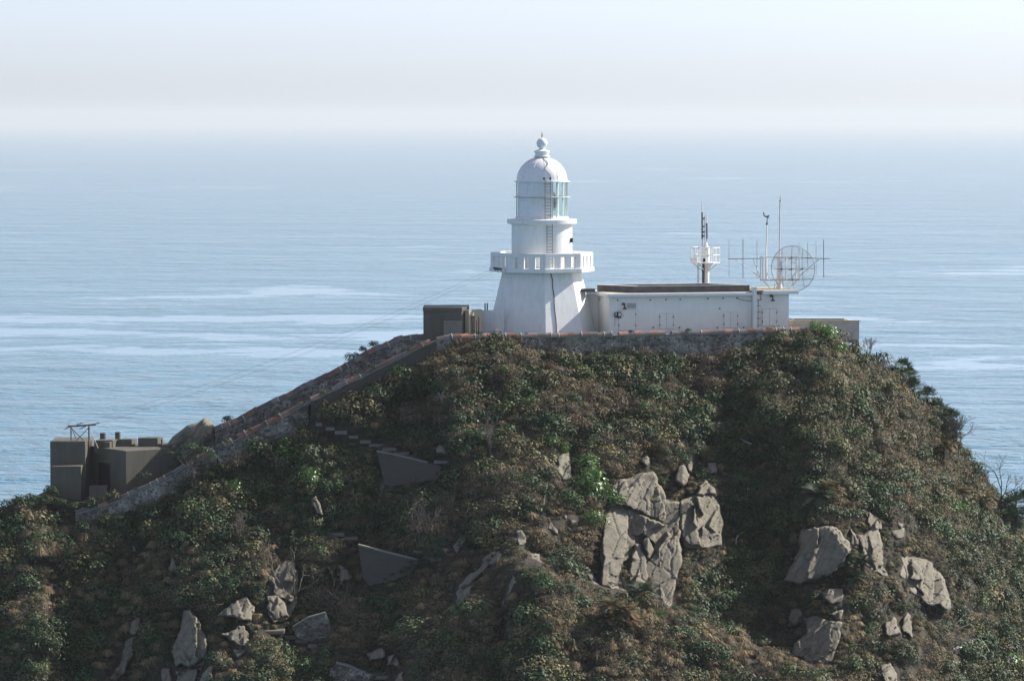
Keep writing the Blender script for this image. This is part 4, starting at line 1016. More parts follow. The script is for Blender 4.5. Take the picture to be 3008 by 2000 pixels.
outcrop('great tilted grey slab with a shaded left side below the dark cycads', [
    (Z2((395, 400), (480, 370), (560, 460), (645, 560), (610, 650), (470, 775), (250, 815), (130, 795), (240, 610)), dict(thick=.3, gx=-.001, cells=4, seed=72, rough=.4)),
    (Z2((410, 390), (470, 375), (560, 470), (640, 560), (600, 640), (470, 760), (300, 800), (330, 640), (390, 520)), dict(thick=1.2, gx=.006, gy=.002, cells=6, seed=21, rough=.3)),
    (Z2((280, 400), (410, 390), (395, 520), (330, 640), (270, 790), (140, 780), (230, 620)), dict(thick=.7, gx=-.016, cells=3, seed=22, rough=.25)),
    (Z2((470, 385), (540, 400), (640, 510), (630, 570)), dict(thick=1.2, gx=.008, cells=3, seed=23))])
outcrop('tall jagged rock rib between the tilted slab and the right-hand scrub', [
    (Z2((700, 440), (785, 440), (850, 345), (900, 520), (900, 640), (935, 760), (820, 740), (735, 660)), dict(thick=.25, cells=4, seed=75, rough=.4)),
    (Z2((780, 450), (850, 360), (900, 520), (890, 640), (930, 740), (830, 720), (800, 580)), dict(thick=1.0, gx=.006, cells=7, seed=24)),
    (Z2((800, 270), (870, 330), (880, 400), (800, 400), (770, 330)), dict(thick=.6, gx=.006, cells=3, seed=25)),
    (Z2((715, 450), (760, 470), (770, 600), (800, 650), (740, 640)), dict(thick=.7, gx=.004, cells=4, seed=26)),
    (Z2((650, 400), (690, 440), (710, 560), (650, 540)), dict(thick=.3, gx=-.008, cells=2, seed=27))])
outcrop('right-hand rock face with a lit edge and grey hollow beside the dark bushes', [
    (Z2((1040, 620), (1130, 590), (1260, 650), (1360, 780), (1420, 1000), (1380, 1030), (1200, 970), (1080, 830)), dict(thick=.2, cells=4, seed=73, rough=.4)),
    (Z2((1040, 640), (1130, 610), (1200, 720), (1210, 900), (1100, 820), (1030, 760)), dict(thick=.4, gx=-.008, cells=4, seed=28, rough=.3)),
    (Z2((1195, 655), (1260, 670), (1360, 790), (1415, 990), (1390, 1020), (1200, 960), (1230, 820)), dict(thick=1.1, gx=.006, cells=7, seed=29))])
outcrop('broad pale rock face at the bottom right above the dry grass', [
    (Z2((300, 1090), (400, 1065), (490, 1110), (575, 1125), (555, 1280), (500, 1420), (330, 1430), (205, 1360), (220, 1280), (300, 1200)), dict(thick=1.0, gx=.004, cells=8, seed=30, rough=.35)),
    (Z2((490, 1055), (600, 1010), (590, 1110), (540, 1110)), dict(thick=1.0, gx=.006, cells=3, seed=31)),
    (Z2((190, 1005), (270, 1005), (300, 1080), (220, 1150), (175, 1100)), dict(thick=.6, cells=4, seed=32))])
outcrop('two grey blocks in shade under the cycads on the tilted slab', [(Z2((440, 890), (590, 850), (610, 900), (590, 980), (460, 960)), dict(thick=.5, gx=-.004, cells=5, seed=33))], single=True)
outcrop('pair of upright rocks in the scrub right of the broad pale face', [(Z2((1030, 1085), (1090, 1035), (1120, 1170), (1115, 1225), (1060, 1190)), dict(thick=.9, gx=.006, cells=3, seed=34)), (Z2((920, 1120), (990, 1055), (1050, 1210), (930, 1220)), dict(thick=.4, gx=-.004, cells=3, seed=35))])
outcrop('rock in the bottom right corner area cut by the picture edge', [(Z2((880, 1450), (960, 1415), (1020, 1550), (1040, 1600), (900, 1600)), dict(thick=.8, gx=.004, cells=5, seed=36))], single=True)
outcrop('cluster of small lit stones high on the right-hand slope', [(Z2((955, 420), (1060, 395), (1060, 460), (1000, 490)), dict(thick=.6, cells=4, seed=37)), (Z2((985, 315), (1060, 365), (1055, 420), (1000, 370)), dict(thick=.7, gx=.004, cells=3, seed=38)), (Z2((1100, 300), (1165, 395), (1140, 410)), dict(thick=.5, gx=.006, cells=2, seed=39)), (Z2((970, 870), (1030, 950), (980, 920)), dict(thick=.6, gx=.006, cells=2, seed=40))])
Z3 = lambda *p: zm(0, 1350, 2.1445, p)
outcrop('large bulging rounded rock among grass tufts at the bottom left', [(Z3((1160, 950), (1200, 940), (1260, 1030), (1310, 1160), (1290, 1250), (1200, 1310), (1100, 1300), (1085, 1200), (1130, 1060)), dict(thick=.7, gx=.004, cells=8, seed=41, round_=.8, rough=.4))], single=True)
outcrop('stacked angular rocks right of the bulging rock with a pointed top block', [(Z3((1490, 880), (1550, 860), (1600, 930), (1590, 1020), (1520, 1000), (1370, 980)), dict(thick=.9, gx=.006, cells=5, seed=42)), (Z3((1430, 1080), (1540, 1035), (1575, 1100), (1560, 1185), (1480, 1170), (1395, 1100)), dict(thick=.9, gx=.006, cells=5, seed=43)), (Z3((1440, 1180), (1570, 1190), (1490, 1260)), dict(thick=.4, gx=-.004, cells=2, seed=44))])
outcrop('split lit boulders behind the bare tree on the lower left', [
    (Z3((1690, 740), (1790, 620), (1870, 640), (1880, 780), (1870, 900), (1830, 1000), (1720, 1030), (1670, 920)), dict(thick=.2, cells=6, seed=74, rough=.4)),(Z3((1690, 760), (1720, 735), (1790, 830), (1870, 850), (1840, 920), (1740, 850)), dict(thick=.7, gx=.005, cells=4, seed=45)), (Z3((1675, 860), (1740, 850), (1800, 900), (1825, 985), (1730, 1020), (1690, 930)), dict(thick=.9, gx=.004, cells=3, seed=46, round_=.3)), (Z3((1800, 630), (1850, 645), (1870, 700), (1865, 785), (1795, 755)), dict(thick=.8, gx=.005, cells=3, seed=47))])
outcrop('pale wedge-shaped rock just left of the lower concrete stair wall', [(Z3((2140, 665), (2225, 740), (2150, 775)), dict(thick=.7, gx=.002, cells=2, seed=48, rough=.2))], single=True)
outcrop('vertical strip of rock at the bottom left edge of the slope', [(Z3((840, 1020), (885, 985), (885, 1060), (850, 1120), (815, 1090)), dict(thick=.7, gx=.004, cells=3, seed=49)), (Z3((780, 1130), (840, 1120), (830, 1250), (790, 1330), (720, 1420), (690, 1380), (760, 1250)), dict(thick=.6, gx=.004, cells=6, seed=50))])
outcrop('smooth grey rocks at the bottom edge below the bulging rock', [(Z3((1010, 1290), (1080, 1300), (1100, 1420), (1020, 1420)), dict(thick=.5, gx=-.004, cells=2, seed=51)), (Z3((1100, 1325), (1240, 1315), (1225, 1420), (1120, 1420)), dict(thick=.7, gx=.004, cells=3, seed=52)), (Z3((1270, 1330), (1330, 1300), (1340, 1380), (1260, 1400)), dict(thick=.6, gx=.004, cells=3, seed=53))])
outcrop('pale leaning stone beside the leafy path at the middle left', [(Z3((1965, 250), (1990, 228), (2035, 350), (2000, 335)), dict(thick=.7, gx=.006, cells=2, seed=54))], single=True)
outcrop('small pointed pale stone on the dark left slope', [(Z3((828, 545), (852, 528), (862, 580), (830, 592)), dict(thick=.7, gx=.006, cells=2, seed=55, edge=8))], single=True)
outcrop('grey upright stone on the dark left slope below the pointed stone', [(Z3((1085, 615), (1110, 645), (1105, 725), (1065, 700)), dict(thick=.6, gx=.002, cells=2, seed=56, edge=10))], single=True)
Z4 = lambda *p: zm(1000, 1350, 2.1445, p)
outcrop('jagged lit rock ridge capping the dark left face of the middle spur', [
    (Z4((930, 600), (1000, 550), (1025, 605), (960, 650), (840, 770), (715, 845), (740, 780), (850, 700)), dict(thick=.4, gx=.004, gy=.004, cells=6, seed=57, edge=8)),
    (Z4((1085, 710), (1125, 760), (1080, 830), (1035, 890), (1012, 1000), (1000, 1100), (990, 960), (1055, 810)), dict(thick=.7, gx=.004, cells=6, seed=58, edge=10)),
    (Z4((1185, 585), (1250, 595), (1265, 645), (1200, 625)), dict(thick=.7, cells=3, seed=59, edge=10)),
    (Z4((720, 830), (840, 790), (795, 880), (735, 940)), dict(thick=.4, gx=-.008, cells=4, seed=60))])
outcrop('broken stones on the middle spur above its rock ridge', [(Z4((1100, 450), (1150, 435), (1172, 515), (1120, 545)), dict(thick=.5, cells=4, seed=61)), (Z4((1295, 325), (1345, 395), (1375, 475), (1305, 440)), dict(thick=.5, gx=.004, cells=3, seed=62)), (Z4((1455, 385), (1485, 375), (1500, 415), (1460, 415)), dict(thick=.6, cells=2, seed=63, edge=8)), (Z4((1405, 350), (1425, 345), (1425, 400), (1405, 400)), dict(thick=.6, cells=2, seed=64, edge=8))])
outcrop('grey rocks in shade at the bottom of the stair gully', [(Z4((165, 1215), (280, 1165), (275, 1245), (180, 1270)), dict(thick=.6, cells=5, seed=65)), (Z4((285, 1225), (355, 1215), (365, 1290), (295, 1300)), dict(thick=.6, cells=3, seed=66)), (Z4((355, 1340), (415, 1310), (385, 1420), (345, 1420)), dict(thick=.7, gx=.002, cells=2, seed=67))])
outcrop('shaded grey rock beside the landing of the middle stair flight', [(Z4((710, 540), (770, 470), (810, 435), (790, 510), (735, 620)), dict(thick=.5, gx=-.004, cells=4, seed=68))], single=True)
outcrop('dim boulder in the ivy above the upper stair wall', [(zm(880, 1140, 3.733, [(1480, 680), (1540, 620), (1600, 640), (1640, 740), (1500, 720)]), dict(thick=.5, cells=3, seed=69, round_=.3))], single=True)

def stair_rock():
    """free standing crag between the bunker and the stair wall"""
    P = np.array(zm(130, 1200, 4.355, [(1560, 470), (1640, 360), (1760, 270), (1830, 212), (1900, 190), (1960, 180), (2010, 150), (2055, 112), (2130, 160), (2165, 200), (2200, 270), (2240, 380), (2260, 470), (2230, 620), (2000, 760), (1700, 700)]), float)
    KEEP_OUT.append((P, 0)); c2 = P.mean(0); r = np.random.default_rng(3); yb = float(cap_y(600)) + 3.4
    N = 60; per = []
    L_ = np.r_[0, np.cumsum(np.hypot(*np.diff(np.r_[P, P[:1]], axis=0).T))]
    for t in np.linspace(0, L_[-1], N, endpoint=False): per.append((np.interp(t, L_, np.r_[P[:, 0], P[0, 0]]), np.interp(t, L_, np.r_[P[:, 1], P[0, 1]])))
    per = np.array(per); V = []; RN = 14
    for side in (-1, 1):
        for k in range(RN):
            f = 1 - k / RN; q = c2 + (per - c2) * f
            prof = math.sqrt(max(0, 1 - f ** 2.2))
            # facets: ridge line at x ~ 600 px, left face tilted left, right face lit
            dep = prof * (1.1 + .35 * fbm(q[:, 0] / 40, q[:, 1] / 40, 5, 3)) - np.clip((594 - q[:, 0]) / 110, -.3, 1) * .5 * prof + .3 * prof * np.abs(fbm(q[:, 0] / 26, q[:, 1] / 40, 8, 4)) + .1 * prof * fbm(q[:, 0] / 8, q[:, 1] / 10, 18, 3) + .3 * prof * np.floor(5 * fbm((q[:, 0] + .5 * q[:, 1]) / 26, q[:, 1] / 60, 28, 2)) / 3
            V.append(at(q[:, 0], q[:, 1], yb + side * dep))
        V.append(at(np.full(1, c2[0]), np.full(1, c2[1]), yb + side * 1.2))
    V = np.concatenate(V); fs = []; half = RN * N + 1
    for s in (0, 1):
        b = s * half
        for k in range(RN - 1):
            for i in range(N):
                j = (i + 1) % N; f = (b + k * N + i, b + k * N + j, b + (k + 1) * N + j, b + (k + 1) * N + i); fs.append(f if s else f[::-1])
        for i in range(N):
            j = (i + 1) % N; f = (b + (RN - 1) * N + i, b + (RN - 1) * N + j, b + half - 1); fs.append(f if s else f[::-1])
    c = V.mean(0); me = bpy.data.meshes.new('crag'); me.from_pydata((V - c).tolist(), [], fs); me.validate()
    o = link_mesh('crag', me, M_ROCK); o.location = c.tolist(); tag(o, 'grey pointed crag rising against the sea between bunker and stair wall', 'rock')
stair_rock()

# ------------------------------------------------------------------ zigzag path: retaining walls and steps
def slab_wall(poly, label, mat, out=.45, th=1.2):
    P = np.array(poly, float); KEEP_OUT.append((P, -13)); F = hill_y(P[:, 0], P[:, 1], False)
    A = np.c_[P, np.ones(len(P))]; k, *_ = np.linalg.lstsq(A, F, rcond=None); k[0] = np.clip(k[0], -.004, .004); k[1] = np.clip(k[1], -.006, -.001)
    c = P.mean(0); fr = hill_y(P[:, 0], P[:, 1], True)
    pl = k[0] * (P[:, 0] - c[0]) + k[1] * (P[:, 1] - c[1]); base = np.min(fr - pl) * .35 + np.mean(fr - pl) * .65 - out
    V0 = at(P[:, 0], P[:, 1], base + pl); V1 = V0 + np.array([0, th, 0]); n = len(P)
    root = empty('path_wall', V0.mean(0).tolist(), label, 'wall'); mb = MB()
    fs = [tuple(range(n - 1, -1, -1)), tuple(range(n, 2 * n))] + [(i, (i + 1) % n, n + (i + 1) % n, n + i) for i in range(n)]
    mb.add([tuple(v) for v in V0] + [tuple(v) for v in V1], fs); mb.build('wall_face', mat, root)
    mb = MB()
    for i in range(n):       # coping along the top edges
        a, b = Vector(V0[i]), Vector(V0[(i + 1) % n])
        if i in ((0, 1) if n < 9 else (0, 1, 2)):
            vs = [(a.x, a.y - .06, a.z), (b.x, b.y - .06, b.z), (b.x, b.y + .35, b.z), (a.x, a.y + .35, a.z)]
            mb.hexa(vs, [(x, y, z + .09) for x, y, z in vs])
    mb.build('coping', M_CONC_M, root)
S1 = lambda *p: zm(880, 1140, 3.733, p)
S2 = lambda *p: zm(700, 1500, 3.136, p)
slab_wall(S1((845, 700), (1000, 725), (1400, 820), (1660, 880), (1500, 1000), (1000, 1075), (935, 1060)), 'upper triangular concrete wall holding up the zigzag stair', M_CONC_P)
slab_wall(S2((1105, 320), (1400, 395), (1720, 470), (1840, 500), (1700, 530), (1400, 650), (1200, 690), (1150, 610)), 'middle triangular concrete wall holding up the zigzag stair', M_CONC_P)
slab_wall(S2((500, 1075), (640, 990), (800, 945), (850, 1100), (860, 1230), (700, 1210), (540, 1170)), 'rubble stone wall of the zigzag path with slanting top at lower left', M_STONE)
slab_wall(S2((900, 1405), (1020, 1435), (1120, 1480), (1290, 1525), (1300, 1620), (820, 1620), (850, 1460)), 'lowest path wall cut off by the bottom edge of the picture', M_STONE)
M_STEP = m_weathered("step_concrete", (0.15, 0.14, 0.115), (0.06, 0.06, 0.05), 0.8, bscale=12, bstr=0.5)
def steps(lst, label):
    root = None
    for (x0, x1, y) in lst:
        yy = float(hill_y((x0 + x1) / 2, y + 5, True)) - .25; a = pt(x0, y, yy); b = pt(x1, y + 1, yy)
        if root is None: root = empty('stair_flight', a, label, 'stairs')
        mb = MB(); mb.prism([(a.x, a.y), (b.x, b.y), (b.x, b.y + 1.1), (a.x, a.y + 1.1)], a.z - .2, a.z); mb.build('step', M_STEP, root, bevel=.02)
        KEEP_OUT.append((np.array([(x0 - 3, y - 2), (x1 + 3, y - 2), (x1 + 3, y + 9), (x0 - 3, y + 9)], float), 1))
steps([(880 + a / 3.733, 880 + b / 3.733, 1140 + y / 3.733) for a, b, y in ((175, 245, 383), (285, 385, 430), (385, 515, 473), (520, 640, 520), (660, 780, 573), (760, 920, 616), (910, 1060, 658), (1030, 1200, 703), (1200, 1340, 738), (1470, 1630, 795))], 'upper flight of pale steps descending below the stair wall')
steps([(700 + a / 3.136, 700 + b / 3.136, 1500 + y / 3.136) for a, b, y in ((845, 975, 206), (970, 1100, 240), (1610, 1715, 372), (1770, 1890, 432))], 'middle flight of steps above the middle path wall')
steps([(700 + a / 3.136, 700 + b / 3.136, 1500 + y / 3.136) for a, b, y in ((230, 420, 1105), (425, 530, 1152), (525, 640, 1185), (640, 735, 1232))], 'lower flight of steps left of the rubble path wall')
steps([(700 + a / 3.136, 700 + b / 3.136, 1500 + y / 3.136) for a, b, y in ((1250, 1370, 1482), (1270, 1410, 1522))], 'lowest steps at the bottom of the gully')

# ------------------------------------------------------------------ vegetation templates
def t_shrub(n, ls, seed, flat=1.0, slim=.55, lobes=6):
    r = np.random.default_rng(seed)
    C = r.normal(0, 1, (lobes, 3)); C /= np.linalg.norm(C, axis=1)[:, None]; C *= r.uniform(.25, .62, (lobes, 1)); C[:, 2] = np.abs(C[:, 2]) * flat * .9
    R = r.uniform(.3, .58, lobes); w = R ** 2; li = r.choice(lobes, n, p=w / w.sum())
    d = r.normal(0, 1, (n, 3)); d /= np.linalg.norm(d, axis=1)[:, None]; d[:, 2] = np.where(d[:, 2] < -.4, -d[:, 2], d[:, 2])
    p = C[li] + d * (R[li] * r.uniform(.55, 1.06, n) ** .6)[:, None]; p[:, 2] *= flat
    nn = d + np.array([0, 0, .25]) + r.normal(0, .27, (n, 3)); nn /= np.linalg.norm(nn, axis=1)[:, None]
    return quads_at(p, nn, ls * r.uniform(.7, 1.35, n), slim, r)
def quads_at(p, nn, s, slim, r):
    t = r.normal(0, 1, nn.shape); t -= (t * nn).sum(1)[:, None] * nn; t /= np.linalg.norm(t, axis=1)[:, None] + 1e-9
    b = np.cross(nn, t); s = s[:, None]
    return np.stack([p - t * s, p + b * s * slim, p + t * s, p - b * s * slim], 1).reshape(-1, 3)
def t_grass(n, seed, h=.62, droop=.5, wd=.027):
    r = np.random.default_rng(seed); a = r.uniform(0, 2 * np.pi, n); out = r.uniform(.1, 1, n) ** .8
    dx, dy = np.cos(a), np.sin(a); hh = h * r.uniform(.7, 1.1, n); ro = out * .75
    b0 = np.stack([dx * .12 * out, dy * .12 * out, 0 * a], 1)
    m = np.stack([dx * ro * .55, dy * ro * .55, hh], 1); e = np.stack([dx * ro * 1.15, dy * ro * 1.15, hh * (1 - droop * out * 1.15)], 1)
    sd = np.stack([-dy, dx, 0 * a], 1) * wd
    q1 = np.stack([b0 - sd, b0 + sd, m + sd, m - sd], 1); q2 = np.stack([m - sd, m + sd, e + sd * .3, e - sd * .3], 1)
    return np.concatenate([q1, q2]).reshape(-1, 3)
def t_twigs(seed, depth=4, n0=6, spread=.55, L0=.42, r0=.014, up=.55):
    rr = random.Random(seed); Q = []
    def seg(a, b, r1, r2):
        d = (b - a).normalized(); u = d.orthogonal().normalized(); v = d.cross(u)
        A = [a + (u * math.cos(t) + v * math.sin(t)) * r1 for t in (0, 2.1, 4.2)]; B = [b + (u * math.cos(t) + v * math.sin(t)) * r2 for t in (0, 2.1, 4.2)]
        for i in range(3): j = (i + 1) % 3; Q.extend([A[i], A[j], B[j], B[i]])
    def grow(p, d, L, r, k):
        q = p + d * L * .5 + Vector([rr.gauss(0, .04) for _ in range(3)]) * L; seg(p, q, r, r * .85)
        d = (d + Vector([rr.gauss(0, .22) for _ in range(3)])).normalized(); e = q + d * L * .5; seg(q, e, r * .85, r * .7)
        if k == 0: return
        for _ in range(rr.choice((2, 2, 3))):
            nd = (d + Vector([rr.gauss(0, spread), rr.gauss(0, spread), rr.gauss(.15, spread)])).normalized(); grow(e, nd, L * rr.uniform(.6, .85), r * .68, k - 1)
    for i in range(n0):
        a = rr.uniform(0, 6.28); d = Vector((math.cos(a) * rr.uniform(.2, .8), math.sin(a) * rr.uniform(.2, .8), up + rr.random() * .5)).normalized(); grow(Vector((rr.gauss(0, .04), rr.gauss(0, .04), -.05)), d, L0 * rr.uniform(.7, 1.1), r0, depth - 1)
    return np.array([tuple(v) for v in Q])
def as_mesh(name, T, cols, jitter=.3, seed=0):
    r = np.random.default_rng(seed); n = len(T) // 4; c = np.array(cols, float)
    cc = (c[r.integers(0, len(c), n)] if c.ndim == 2 else np.tile(c, (n, 1))) * r.uniform(1 - jitter, 1 + jitter, (n, 1))
    return np_mesh(name, T, np.arange(n * 4).reshape(-1, 4), np.repeat(cc, 4, 0))
G_DARK = [(.018, .040, .016), (.026, .052, .019), (.032, .048, .022)]
G_MID = [(.045, .075, .028), (.05, .07, .03), (.058, .08, .03)]
G_BRIGHT = [(.075, .155, .028), (.10, .175, .035), (.055, .125, .026)]
G_OLIVE = [(.10, .098, .042), (.082, .082, .036), (.12, .105, .05)]
BROWN = [(.150, .120, .072), (.19, .152, .092), (.11, .09, .055), (.145, .125, .08)]
TAN = [(.28, .21, .115), (.23, .175, .10), (.34, .26, .15)]
GREYT = [(.20, .165, .135), (.16, .13, .11)]
SH = [t_shrub(340, .072, s, .95, .55, 9) for s in range(8)]
SHB = [t_shrub(300, .07, s + 50, .85, .32, 9) for s in range(5)]
GR = [t_grass(70, s) for s in range(4)]
TW = [t_twigs(s, 4, 5) for s in range(4)]
IV = [t_shrub(70, .13, s + 90, .35, .8, 5) for s in range(3)]

BLOCK = None
def blocked(px, py, size=0.0):
    b = np.zeros(px.shape, bool); size = np.broadcast_to(np.asarray(size, float) * 26, px.shape)
    for P, m in KEEP_OUT:
        x0, y0 = P.min(0) - m - 40; x1, y1 = P.max(0) + m + 40
        k = (px > x0) & (px < x1) & (py > y0) & (py < y1)
        if k.any():
            idx = np.nonzero(k)[0]; b[idx] |= poly_sd(px[idx], py[idx] - .35 * size[idx], P) > -m - size[idx]
    return b
def scatter(name, templates, px, py, size, cols, mat, jit=.17, up=.0, sink=.15, zsq=1.0, seed=1):
    r = np.random.default_rng(seed); k = ~blocked(px, py, size); px, py, size, cols = px[k], py[k], size[k], cols[k]
    P = hill_pt(px, py); P[:, 2] += up - sink * size; ti = r.integers(0, len(templates), len(px)); ang = r.uniform(0, 2 * np.pi, len(px)); VV = []; CC = []
    for t, T in enumerate(templates):
        m = ti == t
        if not m.any(): continue
        c, s = np.cos(ang[m])[:, None], np.sin(ang[m])[:, None]; sz = size[m][:, None]
        x = (T[:, 0] * c - T[:, 1] * s) * sz + P[m, 0:1]; y = (T[:, 0] * s + T[:, 1] * c) * sz + P[m, 1:2]
        z = T[:, 2] * sz * zsq * r.uniform(.8, 1.2, (m.sum(), 1)) + P[m, 2:3]
        V = np.stack([x, y, z], -1); nq = len(T) // 4
        col = cols[m][:, None, :] * r.uniform(1 - jit, 1 + jit, (m.sum(), nq, 1)); VV.append(V.reshape(-1, 3)); CC.append(np.repeat(col, 4, 1).reshape(-1, 3))
    V = np.concatenate(VV); C = np.concatenate(CC); print('SCATTER', name, len(px), len(V) // 4); me = np_mesh(name, V, np.arange(len(V)).reshape(-1, 4), C)
    return tag(link_mesh(name, me, mat), kind='stuff')
def pick(cols, n, r): c = np.array(cols); return c[r.integers(0, len(c), n)]
def sample(n, r, f=None, x0=-60, x1=3060, ymax=2120):
    px = r.uniform(x0, x1, n); b = interp(BASE, px); py = b + 4 + (ymax - b) * r.uniform(0, 1, n)
    # denser per area: reject by height so that density is even
    k = r.uniform(0, 1, n) < (ymax - b) / (ymax - 960); px, py = px[k], py[k]
    if f is not None: k = r.uniform(0, 1, len(px)) < f(px, py); px, py = px[k], py[k]
    return px, py
def blob(px, py, x, y, rx, ry): return np.exp(-((px - x) / rx) ** 2 - ((py - y) / ry) ** 2)
def greenness(px, py):  # lower-left term favours dark plants, putting that slope's shade into leaf colour
    g = .53 + 1.15 * fbm(px / 130, py / 120, 77, 3)
    g = g + .5 * blob(px, py, 1150, 1380, 330, 260) + .4 * blob(px, py, 2250, 1480, 170, 330) + .35 * blob(px, py, 2900, 1600, 200, 300) + .18 * blob(px, py, 300, 1750, 450, 260) + .25 * blob(px, py, 2300, 1200, 250, 120) \
        - .35 * blob(px, py, 1750, 1180, 330, 110) - .45 * blob(px, py, 1950, 1900, 420, 110) - .3 * blob(px, py, 1350, 1480, 120, 160) - .25 * blob(px, py, 2650, 1400, 170, 220) - .3 * blob(px, py, 1250, 1060, 260, 70)
    return np.clip(g, .04, .96)
def grassy(px, py): return np.clip(.18 + .75 * blob(px, py, 2000, 1900, 520, 130) + .1 * blob(px, py, 400, 1800, 420, 260) + .3 * blob(px, py, 2650, 1500, 220, 300) + .35 * blob(px, py, 1250, 1700, 250, 100) + .4 * blob(px, py, 1300, 1050, 250, 60) + .25 * fbm(px / 120, py / 120, 31, 2), .03, 1)
r = np.random.default_rng(11)
# leafy scrub
px, py = sample(15500, r, lambda x, y: greenness(x, y) * (1 - .55 * grassy(x, y))); n = len(px)
bright = r.uniform(0, 1, n) < .10 - .08 * (px < 900)  # left clumps kept dark: shade of the slope put into leaf colour
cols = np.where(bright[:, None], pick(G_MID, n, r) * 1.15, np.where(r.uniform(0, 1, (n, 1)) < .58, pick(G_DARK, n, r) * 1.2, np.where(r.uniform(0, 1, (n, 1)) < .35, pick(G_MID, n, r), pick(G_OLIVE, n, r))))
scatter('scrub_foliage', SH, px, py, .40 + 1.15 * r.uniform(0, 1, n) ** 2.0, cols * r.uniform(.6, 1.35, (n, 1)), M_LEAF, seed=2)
qx = r.uniform(2400, 3040, 2600); qb = interp(BASE, qx); qy = qb + 4 + r.uniform(0, 1, 2600) ** 1.3 * 330; q = r.uniform(0, 1, 2600); m_ = len(qx)
qc = np.where(q[:, None] < .4, pick(BROWN, m_, r), np.where(q[:, None] < .75, pick(G_OLIVE, m_, r), pick(G_MID, m_, r)))
scatter('slope_scrub', SH, qx, qy, r.uniform(.35, .8, m_), qc * r.uniform(.7, 1.3, (m_, 1)), M_LEAF, seed=41)
# brown bramble
px, py = sample(13500, r, lambda x, y: (1 - greenness(x, y)) * (1 - .4 * grassy(x, y))); n = len(px)
scatter('bramble_foliage', SHB, px, py, .38 + .95 * r.uniform(0, 1, n) ** 2, pick(BROWN, n, r) * r.uniform(.7, 1.25, (n, 1)), M_GRASS, seed=3)
# dry grass
px, py = sample(15000, r, grassy); n = len(px)
scatter('dry_grass', GR, px, py, r.uniform(.35, .8, n), np.where(r.uniform(0, 1, (n, 1)) < .55, pick(TAN, n, r), pick(BROWN, n, r)) * r.uniform(.6, 1.15, (n, 1)), M_GRASS, sink=.05, seed=4)
# ivy and ground leaves round the path
ivyf = lambda x, y: np.clip(.75 * blob(x, y, 1180, 1370, 200, 90) + .8 * blob(x, y, 1200, 1560, 160, 60) + .8 * blob(x, y, 940, 1500, 120, 80) + .7 * blob(x, y, 900, 1840, 160, 60) + .4 * blob(x, y, 1000, 1890, 200, 90) + .4 * blob(x, y, 1300, 1250, 200, 100), 0, 1)
px, py = sample(14000, r, ivyf, 700, 1500); n = len(px)
scatter('ivy_ground_cover', IV, px, py, r.uniform(.25, .5, n), np.where(r.uniform(0, 1, (n, 1)) < .12, pick(G_BRIGHT, n, r), pick(G_DARK, n, r) * 1.3), M_SHINY, sink=0, up=.05, seed=5)
# small plants hugging the rock edges and walls
fx, fy = [], []
for P, m in KEEP_OUT:
    if m >= 0 and len(P) == 4 and m == 1: continue
    L_ = np.hypot(*np.diff(np.r_[P, P[:1]], axis=0).T); k = int(L_.sum() / 4.5); e = r.choice(len(P), k, p=L_ / L_.sum()); t = r.uniform(0, 1, k)
    q = P[e] + (np.roll(P, -1, 0)[e] - P[e]) * t[:, None]; d = q - P.mean(0); d /= np.linalg.norm(d, axis=1)[:, None] + 1e-6
    q = q + d * r.uniform(2, 34, k)[:, None]; fx.append(q[:, 0]); fy.append(q[:, 1])
fx = np.concatenate(fx); fy = np.concatenate(fy); k = fy > interp(BASE, fx) + 4; fx, fy = fx[k], fy[k]; n = len(fx)
KO = KEEP_OUT; KEEP_OUT = [(P, -2 - 0 * m) for P, m in KO]
h = r.uniform(0, 1, n) < .5
scatter('rock_edge_grass', GR, fx[h], fy[h], r.uniform(.22, .42, h.sum()) , pick(BROWN, h.sum(), r) * 1.1, M_GRASS, sink=.05, seed=21)
scatter('rock_edge_foliage', SH, fx[~h], fy[~h], r.uniform(.2, .36, (~h).sum()), pick(G_DARK + G_MID + G_OLIVE, (~h).sum(), r), M_LEAF, sink=.1, seed=22)
KEEP_OUT = KO
KO = KEEP_OUT; KEEP_OUT = []
lx, ly = [], []
for P, m in KO:
    if m != -3: continue
    w_ = P.max(0) - P.min(0); k = int(w_[0] * w_[1] / 800); q = P.min(0) + r.uniform(0, 1, (k, 2)) * w_; ins = poly_sd(q[:, 0], q[:, 1], P) > 2; lx.append(q[ins, 0]); ly.append(q[ins, 1])
lx = np.concatenate(lx); ly = np.concatenate(ly); keep = fbm(lx / 40, ly / 40, 91, 2) > .08; lx, ly = lx[keep], ly[keep]; n = len(lx)
scatter('ledge_grass', GR, lx, ly, r.uniform(.25, .45, n), pick(BROWN + G_OLIVE, n, r), M_GRASS, sink=-.2, seed=31)
KEEP_OUT = KO
ex, ey = [], []
for P, m in KEEP_OUT:
    if m != -13: continue
    L_ = np.hypot(*np.diff(np.r_[P, P[:1]], axis=0).T); k = int(L_.sum() / 5); e = r.choice(len(P), k, p=L_ / L_.sum()); t = r.uniform(0, 1, k)
    q = P[e] + (np.roll(P, -1, 0)[e] - P[e]) * t[:, None]; ex.append(q[:, 0] + r.normal(0, 5, k)); ey.append(q[:, 1] + r.normal(2, 5, k))
ex = np.concatenate(ex); ey = np.concatenate(ey); n = len(ex); KO = KEEP_OUT; KEEP_OUT = []
sel = fbm(ex / 30, ey / 30, 55, 2) > -.12
scatter('wall_edge_ivy', IV, ex[sel], ey[sel], r.uniform(.22, .45, sel.sum()), pick(G_DARK + G_MID + BROWN[:1], sel.sum(), r), M_SHINY, sink=-.9, up=.1, seed=51)
KEEP_OUT = KO
